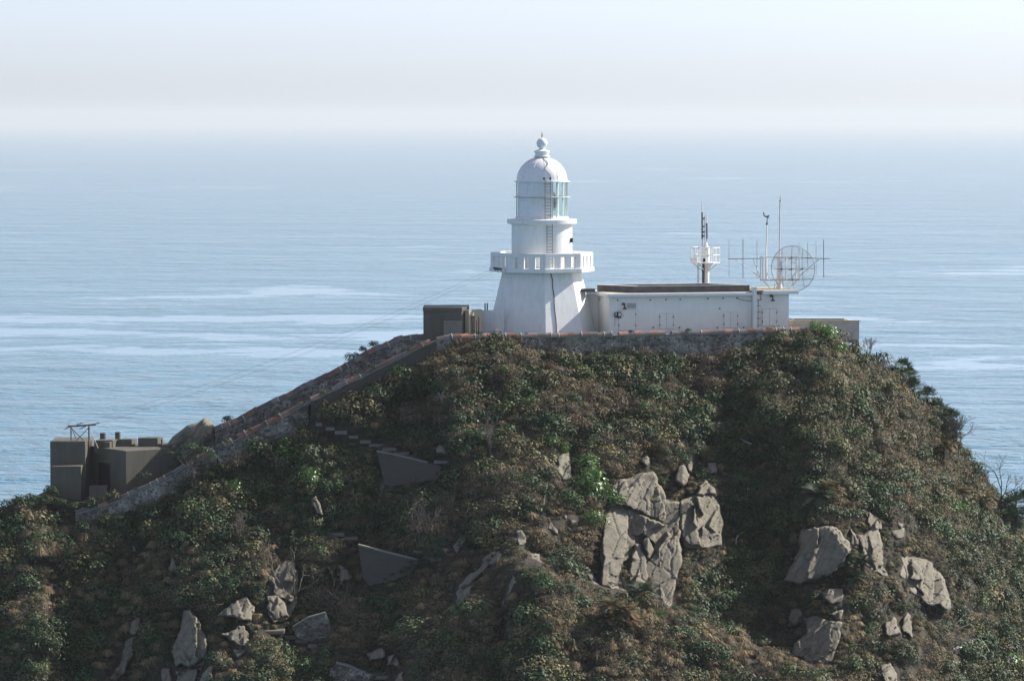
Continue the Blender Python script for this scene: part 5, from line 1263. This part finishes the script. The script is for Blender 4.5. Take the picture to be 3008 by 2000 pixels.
# bare twigs
px, py = sample(4200, r, lambda x, y: .25 + .5 * (1 - greenness(x, y))); n = len(px)
scatter('bare_twigs', TW, px, py, r.uniform(.5, 1.0, n), pick(GREYT, n, r), M_GRASS, sink=0, seed=6)

# ------------------------------------------------------------------ single shrubs, trees, palms
def plant(name, me, mat, px, py, s, label, cat, group=None, rz=None, up=0.0, sink=.12, sz=None, Yo=0.0):
    o = bpy.data.objects.new(name, me); COL.objects.link(o)
    p = hill_pt(px, py); o.location = (float(p[0]), float(p[1]) - Yo, float(p[2]) + up - sink * s)
    o.scale = (s, s, s * (sz or 1)); o.rotation_euler = (0, 0, random.uniform(0, 6.28) if rz is None else rz)
    if len(me.materials) == 0: me.materials.append(mat)
    return tag(o, label, cat, group)
def shrub_bank(key, cols, n, ls, flat=.95, slim=.55, k=3, lobes=8, seed0=0): return [as_mesh(key, t_shrub(n, ls, seed0 + i, flat, slim, lobes), cols, .35, i) for i in range(k)]
B_DARK = shrub_bank('dark_shrub', G_DARK + [(.045, .075, .03)], 420, .075, seed0=200)
B_MID = shrub_bank('green_shrub', G_MID, 420, .075, seed0=220)
B_BRIGHT = shrub_bank('bright_shrub', G_BRIGHT, 560, .066, seed0=240)
B_OLIVE = shrub_bank('olive_shrub', G_OLIVE + G_MID, 380, .075, seed0=260)
B_BROWN = shrub_bank('brown_shrub', BROWN + GREYT, 420, .085, .8, .22, seed0=280)
B_GOLD = shrub_bank('golden_shrub', [(.25, .17, .02), (.20, .15, .03), (.12, .11, .03)], 380, .07, .7, seed0=300)
B_TUFT = [as_mesh('tuft', t_grass(700, 400 + i, .74, .62, .02), TAN + BROWN[:2], .3, i) for i in range(4)]
def S(bank, mat, px, py, s, label, name='shrub', group=None, cat='shrub', **k):
    return plant(name, random.choice(bank), mat, px, py, s, label, cat, group, **k)
# notable ones, each with its own label
S(B_BRIGHT, M_SHINY, 1745, 1430, 1.9, 'large glossy green shrub spilling down left of the big pale cliff', sz=1.3, Yo=.8)
S(B_BRIGHT, M_SHINY, 1730, 1370, 1.3, 'bright green crown on the upper part of the shrub beside the cliff', Yo=1.0)
S(B_BRIGHT, M_SHINY, 1790, 1470, 1.4, 'bright green shrub touching the left edge of the big cliff', Yo=1.0)
S(B_BRIGHT, M_SHINY, 1740, 1530, 1.1, 'bright green shrub at the lower end of the large glossy shrub', Yo=.6)
S(B_BRIGHT, M_SHINY, 1615, 1300, 1.1, 'light green shrub on the middle slope above the crumbling rock patch', sz=.7, Yo=.7)
S(B_BRIGHT, M_SHINY, 1660, 1325, .8, 'small light green shrub at the right foot of the light green patch')
S(B_BRIGHT, M_LEAF, 860, 1330, 1.7, 'broad leafy green shrub left of the upper flight of steps', Yo=.8)
S(B_MID, M_LEAF, 770, 1320, 1.4, 'mid green shrub under the lower section of the stair wall', Yo=.6)
S(B_BRIGHT, M_LEAF, 920, 1400, 1.2, 'green shrub hanging below the broad leafy shrub by the steps', Yo=.7)
S(B_MID, M_LEAF, 895, 1255, .95, 'upright dark green shrub covering the gap in the near stair wall', sz=1.9)
S(B_MID, M_LEAF, 905, 1285, .9, 'low green shrub at the top of the upper steps')
S(B_BRIGHT, M_LEAF, 2425, 985, 1.1, 'bright green bush overlapping the mottled lookout post', up=.15, Yo=1.2)
S(B_BRIGHT, M_LEAF, 2462, 1030, 1.0, 'bright green bush below the slab of the lookout post', Yo=1.0)
S(B_BRIGHT, M_LEAF, 2395, 968, .75, 'small bright bush at the right end of the terrace wall', up=.25, Yo=1.0)
S(B_GOLD, M_LEAF, 2600, 1130, 1.3, 'golden yellow shrub high on the right-hand edge of the hill', sz=.6)
S(B_GOLD, M_LEAF, 2640, 1185, 1.2, 'lower golden brown shrub on the right-hand edge of the hill', sz=.6)
S(B_GOLD, M_LEAF, 2560, 1095, .8, 'small rusty yellow shrub under the lookout ledge', sz=.6)
S(B_DARK, M_LEAF, 2580, 1075, 1.1, 'dark shrub standing against the sea right of the lookout post', up=.3)
S(B_DARK, M_LEAF, 2625, 1105, 1.0, 'dark shrub on the skyline below the lookout post', up=.2)
S(B_MID, M_LEAF, 2848, 1400, 1.2, 'light green bush on the right skyline between two bare trees', up=.4)
S(B_BRIGHT, M_LEAF, 2800, 1500, 1.3, 'bright green bush below the brown cycad near the right edge', Yo=.7)
S(B_MID, M_LEAF, 2900, 1540, 1.3, 'green bush under the skyline cycad near the right edge', Yo=.6)
S(B_BRIGHT, M_LEAF, 2960, 1960, 1.5, 'bright green bush in the bottom right corner')
S(B_OLIVE, M_LEAF, 2300, 1075, 1.3, 'olive green shrub below the right end of the terrace wall')
S(B_BRIGHT, M_LEAF, 1560, 1180, .7, 'small bright green shrub left of the pale olive shrub under the lighthouse', Yo=.6)
S(B_BRIGHT, M_LEAF, 1480, 1085, .5, 'small bright green sprig high on the slope under the lighthouse', Yo=.6)
S(B_BRIGHT, M_LEAF, 1890, 1190, .6, 'small bright shrub on the brown slope under the annex middle', Yo=.6)
S(B_BRIGHT, M_LEAF, 700, 1430, 1.0, 'bright green shrub on the left slope below the stair wall foot', Yo=.6)
S(B_OLIVE, M_LEAF, 1610, 1130, 1.3, 'pale olive shrub on the slope below the lighthouse')
S(B_DARK, M_LEAF, 1665, 1185, 1.2, 'dark shrub just below the pale olive shrub under the lighthouse')
S(B_MID, M_LEAF, 2170, 1310, 1.1, 'green shrub at the upper right of the rock buttress', sz=1.3)
S(B_MID, M_LEAF, 2145, 1370, .8, 'small green shrub clinging to the right side of the buttress')
S(B_DARK, M_LEAF, 1060, 1555, 1.5, 'rounded dark mound of shrub beside the middle flight of steps', sz=.9)
S(B_BROWN, M_GRASS, 1240, 1470, 1.2, 'brown heathy shrub on the berm below the upper path wall')
S(B_DARK, M_LEAF, 380, 1545, 1.2, 'dark shrub against the foot of the bunker wall')
S(B_DARK, M_LEAF, 150, 1452, .9, 'dark skyline shrub at the left base of the bunker', Yo=-1.0)
S(B_DARK, M_LEAF, 420, 1410, .55, 'tiny dark shrub growing at the bunker foot behind the tiles', up=.25)
S(B_DARK, M_LEAF, 2390, 1930 - 160, 1.2, 'dark shrub covering the ledge between the two lower right rock faces')
S(B_BRIGHT, M_LEAF, 1920, 1795, .8, 'bright green low shrub under the foot of the big cliff', sz=.5)
S(B_MID, M_LEAF, 1560, 1610, .6, 'small green cushion on top of the middle spur')
# far wall skyline plants
for x, y, s, lab in ((1064, 1032, .45, 'thin dark plant sticking up above the far stair wall'), (1035, 1058, .7, 'low dark shrub behind the far stair wall'), (1100, 1018, .5, 'small wispy plant on the cap of the far stair wall'), (668, 1240, .6, 'small shrub at the lower end of the far stair wall')):
    o = S(B_DARK, M_LEAF, x, y + 40, s, lab); Y = float(cap_y(x)) + 3.0; p = pt(x, y, Y); o.location = p; o.scale = (s, s, s * 1.1)
# grouped shrubs
def grouped(bank, mat, n, region, s0, s1, label, group, name='shrub', cat='shrub', seed=0, sz=None):
    rr = np.random.default_rng(seed); P = np.array(region, float); x0, y0 = P.min(0); x1, y1 = P.max(0); k = 0; done = []
    for _ in range(n * 40):
        if k >= n: break
        x, y = rr.uniform(x0, x1), rr.uniform(y0, y1)
        if poly_sd(np.array([x]), np.array([y]), P)[0] < 0 or y < interp(BASE, x) + 12 or blocked(np.array([x]), np.array([y]), s1 * .8)[0]: continue
        if any((x - a) ** 2 + (y - b) ** 2 < 22 ** 2 for a, b in done): continue
        done.append((x, y)); s = float(rr.uniform(s0, s1)) * (1.0 if bank is B_TUFT else 1.15); S(bank, mat, x, y, s, label, name, group, cat, sz=sz, Yo=.1 if bank is B_TUFT else .4); k += 1
R_UP = [(1350, 1010), (2350, 1000), (2450, 1060), (2250, 1300), (1700, 1300), (1450, 1250)]
R_RIGHT = [(2330, 1080), (2560, 1110), (2760, 1300), (2900, 1520), (2980, 1700), (2700, 1600), (2500, 1400), (2330, 1250)]
R_GUL = [(2110, 1330), (2330, 1330), (2330, 1500), (2230, 1780), (2100, 1780)]
R_LEFTS = [(900, 1210), (1250, 1080), (1420, 1120), (1420, 1330), (1100, 1300), (950, 1230)]
R_LL = [(0, 1540), (300, 1560), (700, 1560), (850, 1700), (800, 2010), (0, 2010)]
R_MIDL = [(550, 1420), (900, 1450), (1000, 1520), (850, 1680), (600, 1650)]
R_SPUR = [(1520, 1700), (1750, 1760), (2050, 1850), (2350, 1960), (2400, 2040), (1450, 2040)]
R_RB = [(2560, 1700), (3000, 1620), (3008, 2010), (2600, 2010)]
grouped(B_DARK, M_LEAF, 22, R_UP, .6, 1.15, 'dark green shrub in the brown scrub under the terrace wall', 'dark shrubs under the terrace wall', seed=1)
grouped(B_BROWN, M_GRASS, 22, R_UP, .7, 1.2, 'brown leafless-looking shrub in the scrub under the terrace wall', 'brown shrubs under the terrace wall', seed=2)
grouped(B_OLIVE, M_LEAF, 20, R_RIGHT, .6, 1.1, 'olive shrub on the sunlit right-hand slope', 'olive shrubs on the right-hand slope', seed=3)
grouped(B_BROWN, M_GRASS, 22, R_RIGHT, .6, 1.1, 'brown tufted shrub on the sunlit right-hand slope', 'brown shrubs on the right-hand slope', seed=4)
grouped(B_DARK, M_LEAF, 16, R_GUL, .8, 1.3, 'dark shrub in the shaded gully right of the big cliff', 'shrubs in the dark gully', seed=5)
grouped(B_DARK, M_LEAF, 14, R_LEFTS, .7, 1.2, 'dark shrub on the shaded slope under the upper stair wall', 'shrubs under the upper stair wall', seed=6)
grouped(B_BROWN, M_GRASS, 12, R_LEFTS, .7, 1.1, 'russet brown shrub on the shaded slope under the upper stair wall', 'brown shrubs under the upper stair wall', seed=7)
grouped(B_TUFT, M_GRASS, 120, R_LL, .42, .8, 'rounded tan grass tuft on the dark lower left slope', 'grass tufts on the lower left slope', 'grass_tuft', 'grass tuft', seed=8)
grouped(B_DARK, M_LEAF, 26, R_LL, .6, 1.1, 'dark shrub between tan tufts on the lower left slope', 'dark shrubs on the lower left slope', seed=9)
grouped(B_DARK, M_LEAF, 12, R_MIDL, .6, 1.1, 'dark shrub on the slope between the bunker wall and the path', 'dark shrubs below the bunker wall', seed=10)
grouped(B_TUFT, M_GRASS, 14, R_MIDL, .4, .7, 'tan grass tuft on the slope between the bunker wall and the path', 'grass tufts below the bunker wall', 'grass_tuft', 'grass tuft', seed=11)
grouped(B_OLIVE, M_LEAF, 14, R_SPUR, .4, .8, 'low olive bush in the dry grass of the near spur', 'low bushes on the near spur', seed=12, sz=.7)
grouped(B_TUFT, M_GRASS, 40, R_SPUR, .4, .7, 'tan grass tuft on the near spur at the bottom', 'grass tufts on the near spur', 'grass_tuft', 'grass tuft', seed=13)
grouped(B_DARK, M_LEAF, 20, R_RB, .8, 1.3, 'dark shrub at the bottom right of the hill', 'dark shrubs at the bottom right', seed=14)
grouped(B_TUFT, M_GRASS, 14, [(2560, 1600), (2800, 1550), (2820, 1900), (2560, 1980)], .35, .55, 'brown grass tuft among the right-hand rocks', 'grass tufts among the right-hand rocks', 'grass_tuft', 'grass tuft', seed=15)

for i, (line, yo) in enumerate([(NEAR_UP, -.2)] * 5 + [(NEAR_LO, -.2)] * 5 + [(LOW, -.2)] * 5 + [(TOP, -.2)] * 5):
    t = (i % 5 + random.uniform(.1, .9)) / 5; A_ = np.array(line, float); x = A_[0, 0] + (A_[-1, 0] - A_[0, 0]) * t; y = float(np.interp(x, A_[:, 0], A_[:, 1])); s_ = random.uniform(.22, .42)
    o = S(random.choice((B_DARK, B_BROWN, B_MID)), M_LEAF, x, y + 30, s_, 'small weed sprouting from the tile cap of a wall', name='weed', cat='weed', group='weeds growing on the tile caps')
    p = pt(x, y + 3, float(cap_y(x)) - .62); o.location = p
for i in range(22):
    x = 1360 + i * 45 + random.uniform(-14, 14); b = float(interp(BASE, x))
    S(random.choice((B_DARK, B_BROWN, B_OLIVE, B_BROWN)), M_LEAF, x, b + random.uniform(6, 22), random.uniform(.45, .9), 'scrubby bush reaching up against the foot of the terrace wall', name='bush', cat='bush', group='bushes along the foot of the terrace wall', up=.15, Yo=.6)
for i in range(28):
    x = 2440 + i * 21 + random.uniform(-8, 8); b = float(interp(BASE, x))
    S(random.choice((B_DARK, B_BROWN, B_OLIVE, B_OLIVE, B_GOLD if 2540 < x < 2680 else B_MID)), M_LEAF, x, b + (random.uniform(0, 14) if i % 2 else random.uniform(20, 80)), random.uniform(.6, 1.1), 'low bush on the upper edge of the right-hand slope just under the skyline', name='bush', cat='bush', group='bushes under the right skyline', up=.3)
for i, (x, y) in enumerate(((95, 1478), (130, 1486), (175, 1492), (215, 1500), (262, 1494), (300, 1484), (60, 1486), (335, 1474))):
    S(random.choice((B_DARK, B_DARK, B_OLIVE)), M_LEAF, x, y, random.uniform(.5, .8), 'low dark bush along the foot of the concrete bunker', name='bush', cat='bush', group='bushes along the foot of the bunker', up=.3, Yo=.3)
for i in range(24):
    x = 235 + i * 27 + random.uniform(-9, 9); b = float(interp(BASE, x))
    S(random.choice((B_DARK, B_BROWN, B_DARK, B_OLIVE)), M_LEAF, x, b + random.uniform(-2, 14), random.uniform(.5, .95), 'scrubby bush growing over the foot of the rubble wall on the left slope', name='bush', cat='bush', group='bushes along the foot of the left rubble wall', up=.2, Yo=.75)
def fan_palm_meshes(seed):
    rr = np.random.default_rng(seed); Q = []; C = []
    for i in range(30):
        a = rr.uniform(0, 6.28); el = rr.uniform(-.6, 1.45); d = np.array([math.cos(a) * math.cos(el), math.sin(a) * math.cos(el), math.sin(el)])
        base = d * .12; tip = d * rr.uniform(.42, .55); u = np.cross(d, [0, 0, 1.0]); u /= np.linalg.norm(u) + 1e-6; nrm = np.cross(u, d)
        Q += [base - u * .012, base + u * .012, tip + u * .012, tip - u * .012]; col = np.array(random.choice([(.045, .08, .035), (.06, .10, .04), (.035, .06, .028)])); C += [col] * 4
        for k in range(15):
            t = (k - 7) / 7 * 1.75; dd = d * math.cos(t) + u * math.sin(t); dd = dd + nrm * rr.normal(0, .08); L_ = rr.uniform(.38, .52) * (1 - .15 * abs(t)); w = .026
            sx = np.cross(dd, nrm); mid = tip + dd * L_ * .55; end = tip + dd * L_ + np.array([0, 0, -.10]) * rr.random()
            Q += [tip, mid + sx * w, end, mid - sx * w]; C += [col * rr.uniform(.75, 1.3)] * 4
    Q = np.array(Q); return np_mesh('fan_crown', Q, np.arange(len(Q)).reshape(-1, 4), np.array(C))
def cycad_mesh(seed, cols):
    rr = np.random.default_rng(seed); Q = []; C = []
    for i in range(34):
        a = rr.uniform(0, 6.28); el = rr.uniform(.15, 1.3); d = np.array([math.cos(a), math.sin(a), 0]); L_ = rr.uniform(.8, 1.05); pts = []
        for k in range(9):
            t = k / 8; e2 = el - t * rr.uniform(1.1, 1.5) * .9; stp = L_ / 8
            pts.append((pts[-1] if k else np.zeros(3)) + (d * math.cos(e2) + np.array([0, 0, 1.0]) * math.sin(e2)) * (stp if k else .05))
        u = np.array([-d[1], d[0], 0]); col = np.array(cols[rr.integers(len(cols))])
        for k in range(8):
            p, q = pts[k], pts[k + 1]; Q += [p - u * .012, p + u * .012, q + u * .01, q - u * .01]; C += [col] * 4
            if k < 1: continue
            f = (q - p) / np.linalg.norm(q - p); ll = .26 * math.sin(math.pi * (k + .8) / 9.2) + .05
            for h in (0, .5):
                b = p + (q - p) * h
                for sg in (-1, 1):
                    e = b + u * sg * ll * .85 + f * ll * .55 + np.array([0, 0, .05]); w = f * .028
                    Q += [b - w, b + w, e + w * .2, e - w * .2]; C += [col * rr.uniform(.8, 1.25)] * 4
    Q = np.array(Q); return np_mesh('cycad_crown', Q, np.arange(len(Q)).reshape(-1, 4), np.array(C))
FANS = [fan_palm_meshes(s) for s in (1, 2, 3)]
CYG = [cycad_mesh(s, [(.03, .05, .025), (.045, .065, .03)]) for s in (1, 2)]
CYB = [cycad_mesh(s, [(.11, .075, .03), (.15, .10, .05), (.08, .07, .03)]) for s in (3, 4)]
def palm(px, py, s, label, bank, trunk=.8, Yo=0.0, name='fan_palm', cat='palm', mat=M_LEAF, group=None, base=None, tr=.11, up=0.0):
    """px, py is the centre of the crown; the trunk goes down into the hill"""
    y = float(hill_y(px, max(py + trunk * 40, interp(BASE, px) + 3))) - .25 + Yo; top = pt(px, py, y)
    bs = pt(base[0], base[1], y + .1) if base else Vector((top.x, top.y + .1, top.z - trunk))
    R0 = empty(name, bs, label, cat, group)
    o = link_mesh('crown', random.choice(bank), mat, R0); k_ = 1.25 if bank is FANS else 1.0; o.location = top - bs; o.scale = (s * k_, s * k_, s * k_); o.rotation_euler = (random.uniform(-.15, .15), random.uniform(-.15, .15), random.uniform(0, 6.28))
    mb = MB(); pts = []
    for k in range(6):
        t = k / 5; p = (bs - Vector((0, 0, .5))).lerp(top, t); p.x += .12 * math.sin(t * 3) * (1 if base else .2); pts.append(p)
    for k in range(5): mb.tube(pts[k], pts[k + 1], tr * (1 - .05 * k) * s, 8, tr * (1 - .05 * (k + 1)) * s)
    mb.build('trunk', M_PALMTRUNK, R0)
palm(2650, 1085, .85, 'topmost fan palm on the right skyline below the dark shrubs', FANS)
palm(2668, 1112, .9, 'second fan palm down the right skyline leaning to the sea', FANS)
palm(2683, 1142, .85, 'third fan palm down the right skyline in a tight cluster', FANS)
palm(2724, 1168, .85, 'lone small fan palm standing clear against the sea', FANS, 1.0)
palm(2752, 1205, .95, 'fan palm just below the lone small palm on the skyline', FANS)
palm(2783, 1238, 1.1, 'large fan palm with a shaggy crown on the right skyline', FANS)
palm(2792, 1268, 1.0, 'drooping fan palm at the lower side of the shaggy crown', FANS)
palm(2772, 1312, 1.0, 'withered brown fan palm with bent fronds above the bare trees', CYB, 1.6, mat=M_GRASS)
palm(2985, 1490, 1.25, 'fan palm with dense crown at the right edge of the picture', FANS, 2.2, up=.2)
palm(3012, 1480, 1.2, 'fan palm cut by the right edge of the picture', FANS, 2.4)
palm(2975, 1525, 1.0, 'lower drooping fan palm at the right edge beneath the dense crown', FANS, 1.4)
palm(2812, 1446, 1.15, 'brown-fronded cycad on the upper right slope below the bare trees', CYB, .6, name='cycad', cat='cycad', mat=M_GRASS)
palm(2884, 1472, 1.1, 'dark rusty cycad on the right skyline beside the bare tree', CYB, .8, name='cycad', cat='cycad', mat=M_GRASS)
palm(2403, 1462, 1.3, 'large dark cycad clump in shade above the tilted slab', CYG, .8, name='cycad', cat='cycad')
palm(2345, 1452, 1.1, 'cycad with pale arching fronds at the left of the dark clump', CYG, .7, name='cycad', cat='cycad')
palm(2440, 1440, 1.1, 'cycad with tan frond tips at the right of the dark clump', CYB, .7, name='cycad', cat='cycad', mat=M_GRASS)
palm(2370, 1500, 1.1, 'low dark cycad nestled under the clump above the slab', CYG, .5, name='cycad', cat='cycad')
palm(2486, 1648, 1.0, 'cycad with tall bare trunk standing in front of the tilted slab', CYG, 1.5, name='cycad', cat='cycad', tr=.17)
palm(2533, 1654, .95, 'shorter cycad right beside the tall trunked one on the slab', CYG, 1.0, name='cycad', cat='cycad', tr=.16)
palm(2510, 1700, .8, 'low cycad at the foot of the two trunked cycads', CYG, .5, name='cycad', cat='cycad')
palm(1800, 1782, .95, 'brown cycad on a curved black trunk at the left of the near clump', CYB, 1.6, name='cycad', cat='cycad', mat=M_GRASS, base=(1818, 1862), tr=.18)
palm(1836, 1796, 1.0, 'tall brown cycad in the centre of the near clump', CYB, 1.6, name='cycad', cat='cycad', mat=M_GRASS, base=(1838, 1868), tr=.18)
palm(1850, 1826, .9, 'small tan cycad at the right of the near clump', CYB, .9, name='cycad', cat='cycad', mat=M_GRASS, base=(1850, 1872), tr=.17)
palm(1780, 1815, .8, 'low bent cycad trunk at the far left of the near clump', CYB, 1.0, name='cycad', cat='cycad', mat=M_GRASS, base=(1806, 1860), tr=.19)
palm(1886, 1745, 1.1, 'dark cycad fronds below the foot of the big cliff', CYG, .5, name='cycad', cat='cycad')

def tree_mesh(name, T, col, seed=0): return as_mesh(name, T, [col], .2, seed)
TB = [tree_mesh('bare_branches', t_twigs(600 + i, 6, 3, .42, .95, .055, 1.1), (.11, .095, .08), i) for i in range(3)]
TS = [tree_mesh('bare_branches', t_twigs(620 + i, 5, 7, .30, .85, .030, 1.5), (.24, .19, .16), i) for i in range(3)]
TD = [tree_mesh('dead_branches', t_twigs(640 + i, 4, 3, .65, .70, .045, .6), (.40, .37, .32), i) for i in range(4)]
def bare(bank, px, py, s, label, name='bare_shrub', cat='bare shrub', **k): return plant(name, random.choice(bank), M_GRASS, px, py, s, label, cat, sink=0, Yo=.25, **k)
bare(TS, 1237, 1600, 1.25, 'pale many-stemmed bare shrub in the middle of the path gully')
bare(TB, 848, 1775, 1.35, 'large spreading bare tree on the lower left beside split boulders', 'bare_tree', 'tree')
bare(TB, 990, 1806, 1.0, 'small bare tree at the top of the rubble path wall', 'bare_tree', 'tree')
bare(TB, 2806, 1370, 1.2, 'thin bare tree against the sea on the right skyline', 'bare_tree', 'tree', up=.2)
bare(TB, 2926, 1488, 1.15, 'wide bare tree against the sea left of the edge palms', 'bare_tree', 'tree', up=.2)
bare(TB, 2545, 1062, .55, 'bare twiggy bush right beside the lookout pillar', Yo=-.5) if False else bare(TB, 2545, 1066, .6, 'bare twiggy bush right beside the lookout pillar')
bare(TS, 1440, 1330, .9, 'bare upright shrub on the crest of the middle spur')
bare(TS, 1120, 1465, .5, 'small bare shrub on the berm below the upper path wall')
bare(TS, 1950, 1800, .7, 'bare pale shrub under the foot of the big cliff')
bare(TS, 700, 1600, .9, 'bare greyish shrub left of the spreading bare tree')
bare(TB, 1075, 1118, .55, 'bare shrub in front of the smooth grey stair wall')
bare(TD, 1312, 1190, .6, 'bleached dead branches below the smooth stair wall', 'dead_branch', 'dead branch')
bare(TD, 1408, 1235, .6, 'bleached forked branch on the left side of the middle spur', 'dead_branch', 'dead branch')
bare(TD, 1290, 1260, .5, 'small pale dead branch low under the bleached branches', 'dead_branch', 'dead branch')
bare(TD, 2800, 1925, 1.5, 'big white dead branch in the bottom right corner area', 'dead_branch', 'dead branch')
bare(TD, 2190, 1490, .7, 'white crooked dead branch in the dark gully', 'dead_branch', 'dead branch')
bare(TD, 2590, 1815, .8, 'short white dead stick among the right-hand rocks', 'dead_branch', 'dead branch')
bare(TD, 2130, 1095, .5, 'pale dead stem in the scrub below the white annex', 'dead_branch', 'dead branch')
def stick(name, pts, rad, label, mat, cat):
    P = [pt(x, y, float(hill_y(x, y)) - .5) for x, y in pts]; mb = MB(); mb.path(P, rad, 6); tag(mb.build(name, mat), label, cat)
stick('pole', [(1606, 1433), (1597, 1482)], .035, 'thin white pole lying on the middle spur', M_DEADWOOD, 'pole')
stick('plank', [(632, 1503), (655, 1486)], .10, 'short pale plank lying in the scrub below the bunker wall', M_DEADWOOD, 'plank')
stick('plank', [(535, 1548), (552, 1538)], .08, 'smaller pale plank lying lower on the left slope', M_DEADWOOD, 'plank')
stick('hose', [(2168, 1279), (2178, 1289), (2192, 1298), (2208, 1304)], .04, 'pale curved hose hanging in the scrub at the gully top', M_CERAM, 'hose')
stick('pole', [(2405, 1234), (2440, 1218)], .03, 'thin pale pole lying across the right-hand scrub', M_DEADWOOD, 'pole')
stick('dead_branch', [(2162, 1597), (2163, 1580), (2172, 1568), (2186, 1562)], .04, 'arching white twig on the right wall of the dark gully', M_DEADWOOD, 'dead branch')
# pine like tree beside the bunker
def leaning_tree():
    y = float(cap_y(560)) - 1.0; base = pt(568, 1440, y); R0 = empty('windswept_tree', base, 'dark windswept tree with flat crown in front of the crag by the bunker', 'tree')
    mb = MB(); top = pt(560, 1345, y); mb.tube(base - Vector((0, 0, .5)), base.lerp(top, .5) + Vector((.15, 0, 0)), .12, 8, .09); mb.tube(base.lerp(top, .5) + Vector((.15, 0, 0)), top, .09, 8, .06)
    for x, yy in ((520, 1345), (600, 1335), (585, 1365), (535, 1330), (615, 1390)): mb.tube(base.lerp(top, .55), pt(x, yy, y), .045, 6, .02)
    mb.build('trunk', M_BARK, R0)
    for i, (x, yy, s) in enumerate(((522, 1342, .75), (560, 1320, .95), (600, 1328, .9), (590, 1372, .7), (498, 1335, .55), (622, 1310 + 35, .6), (545, 1352, .7), (500, 1372, .45), (612, 1395, .6))):
        o = link_mesh('crown', B_DARK[i % 3], M_LEAF, R0); o.location = pt(x, yy, y - .2) - base; o.scale = (s, s, s * .62); o.rotation_euler = (0, 0, i * 1.3)
leaning_tree()
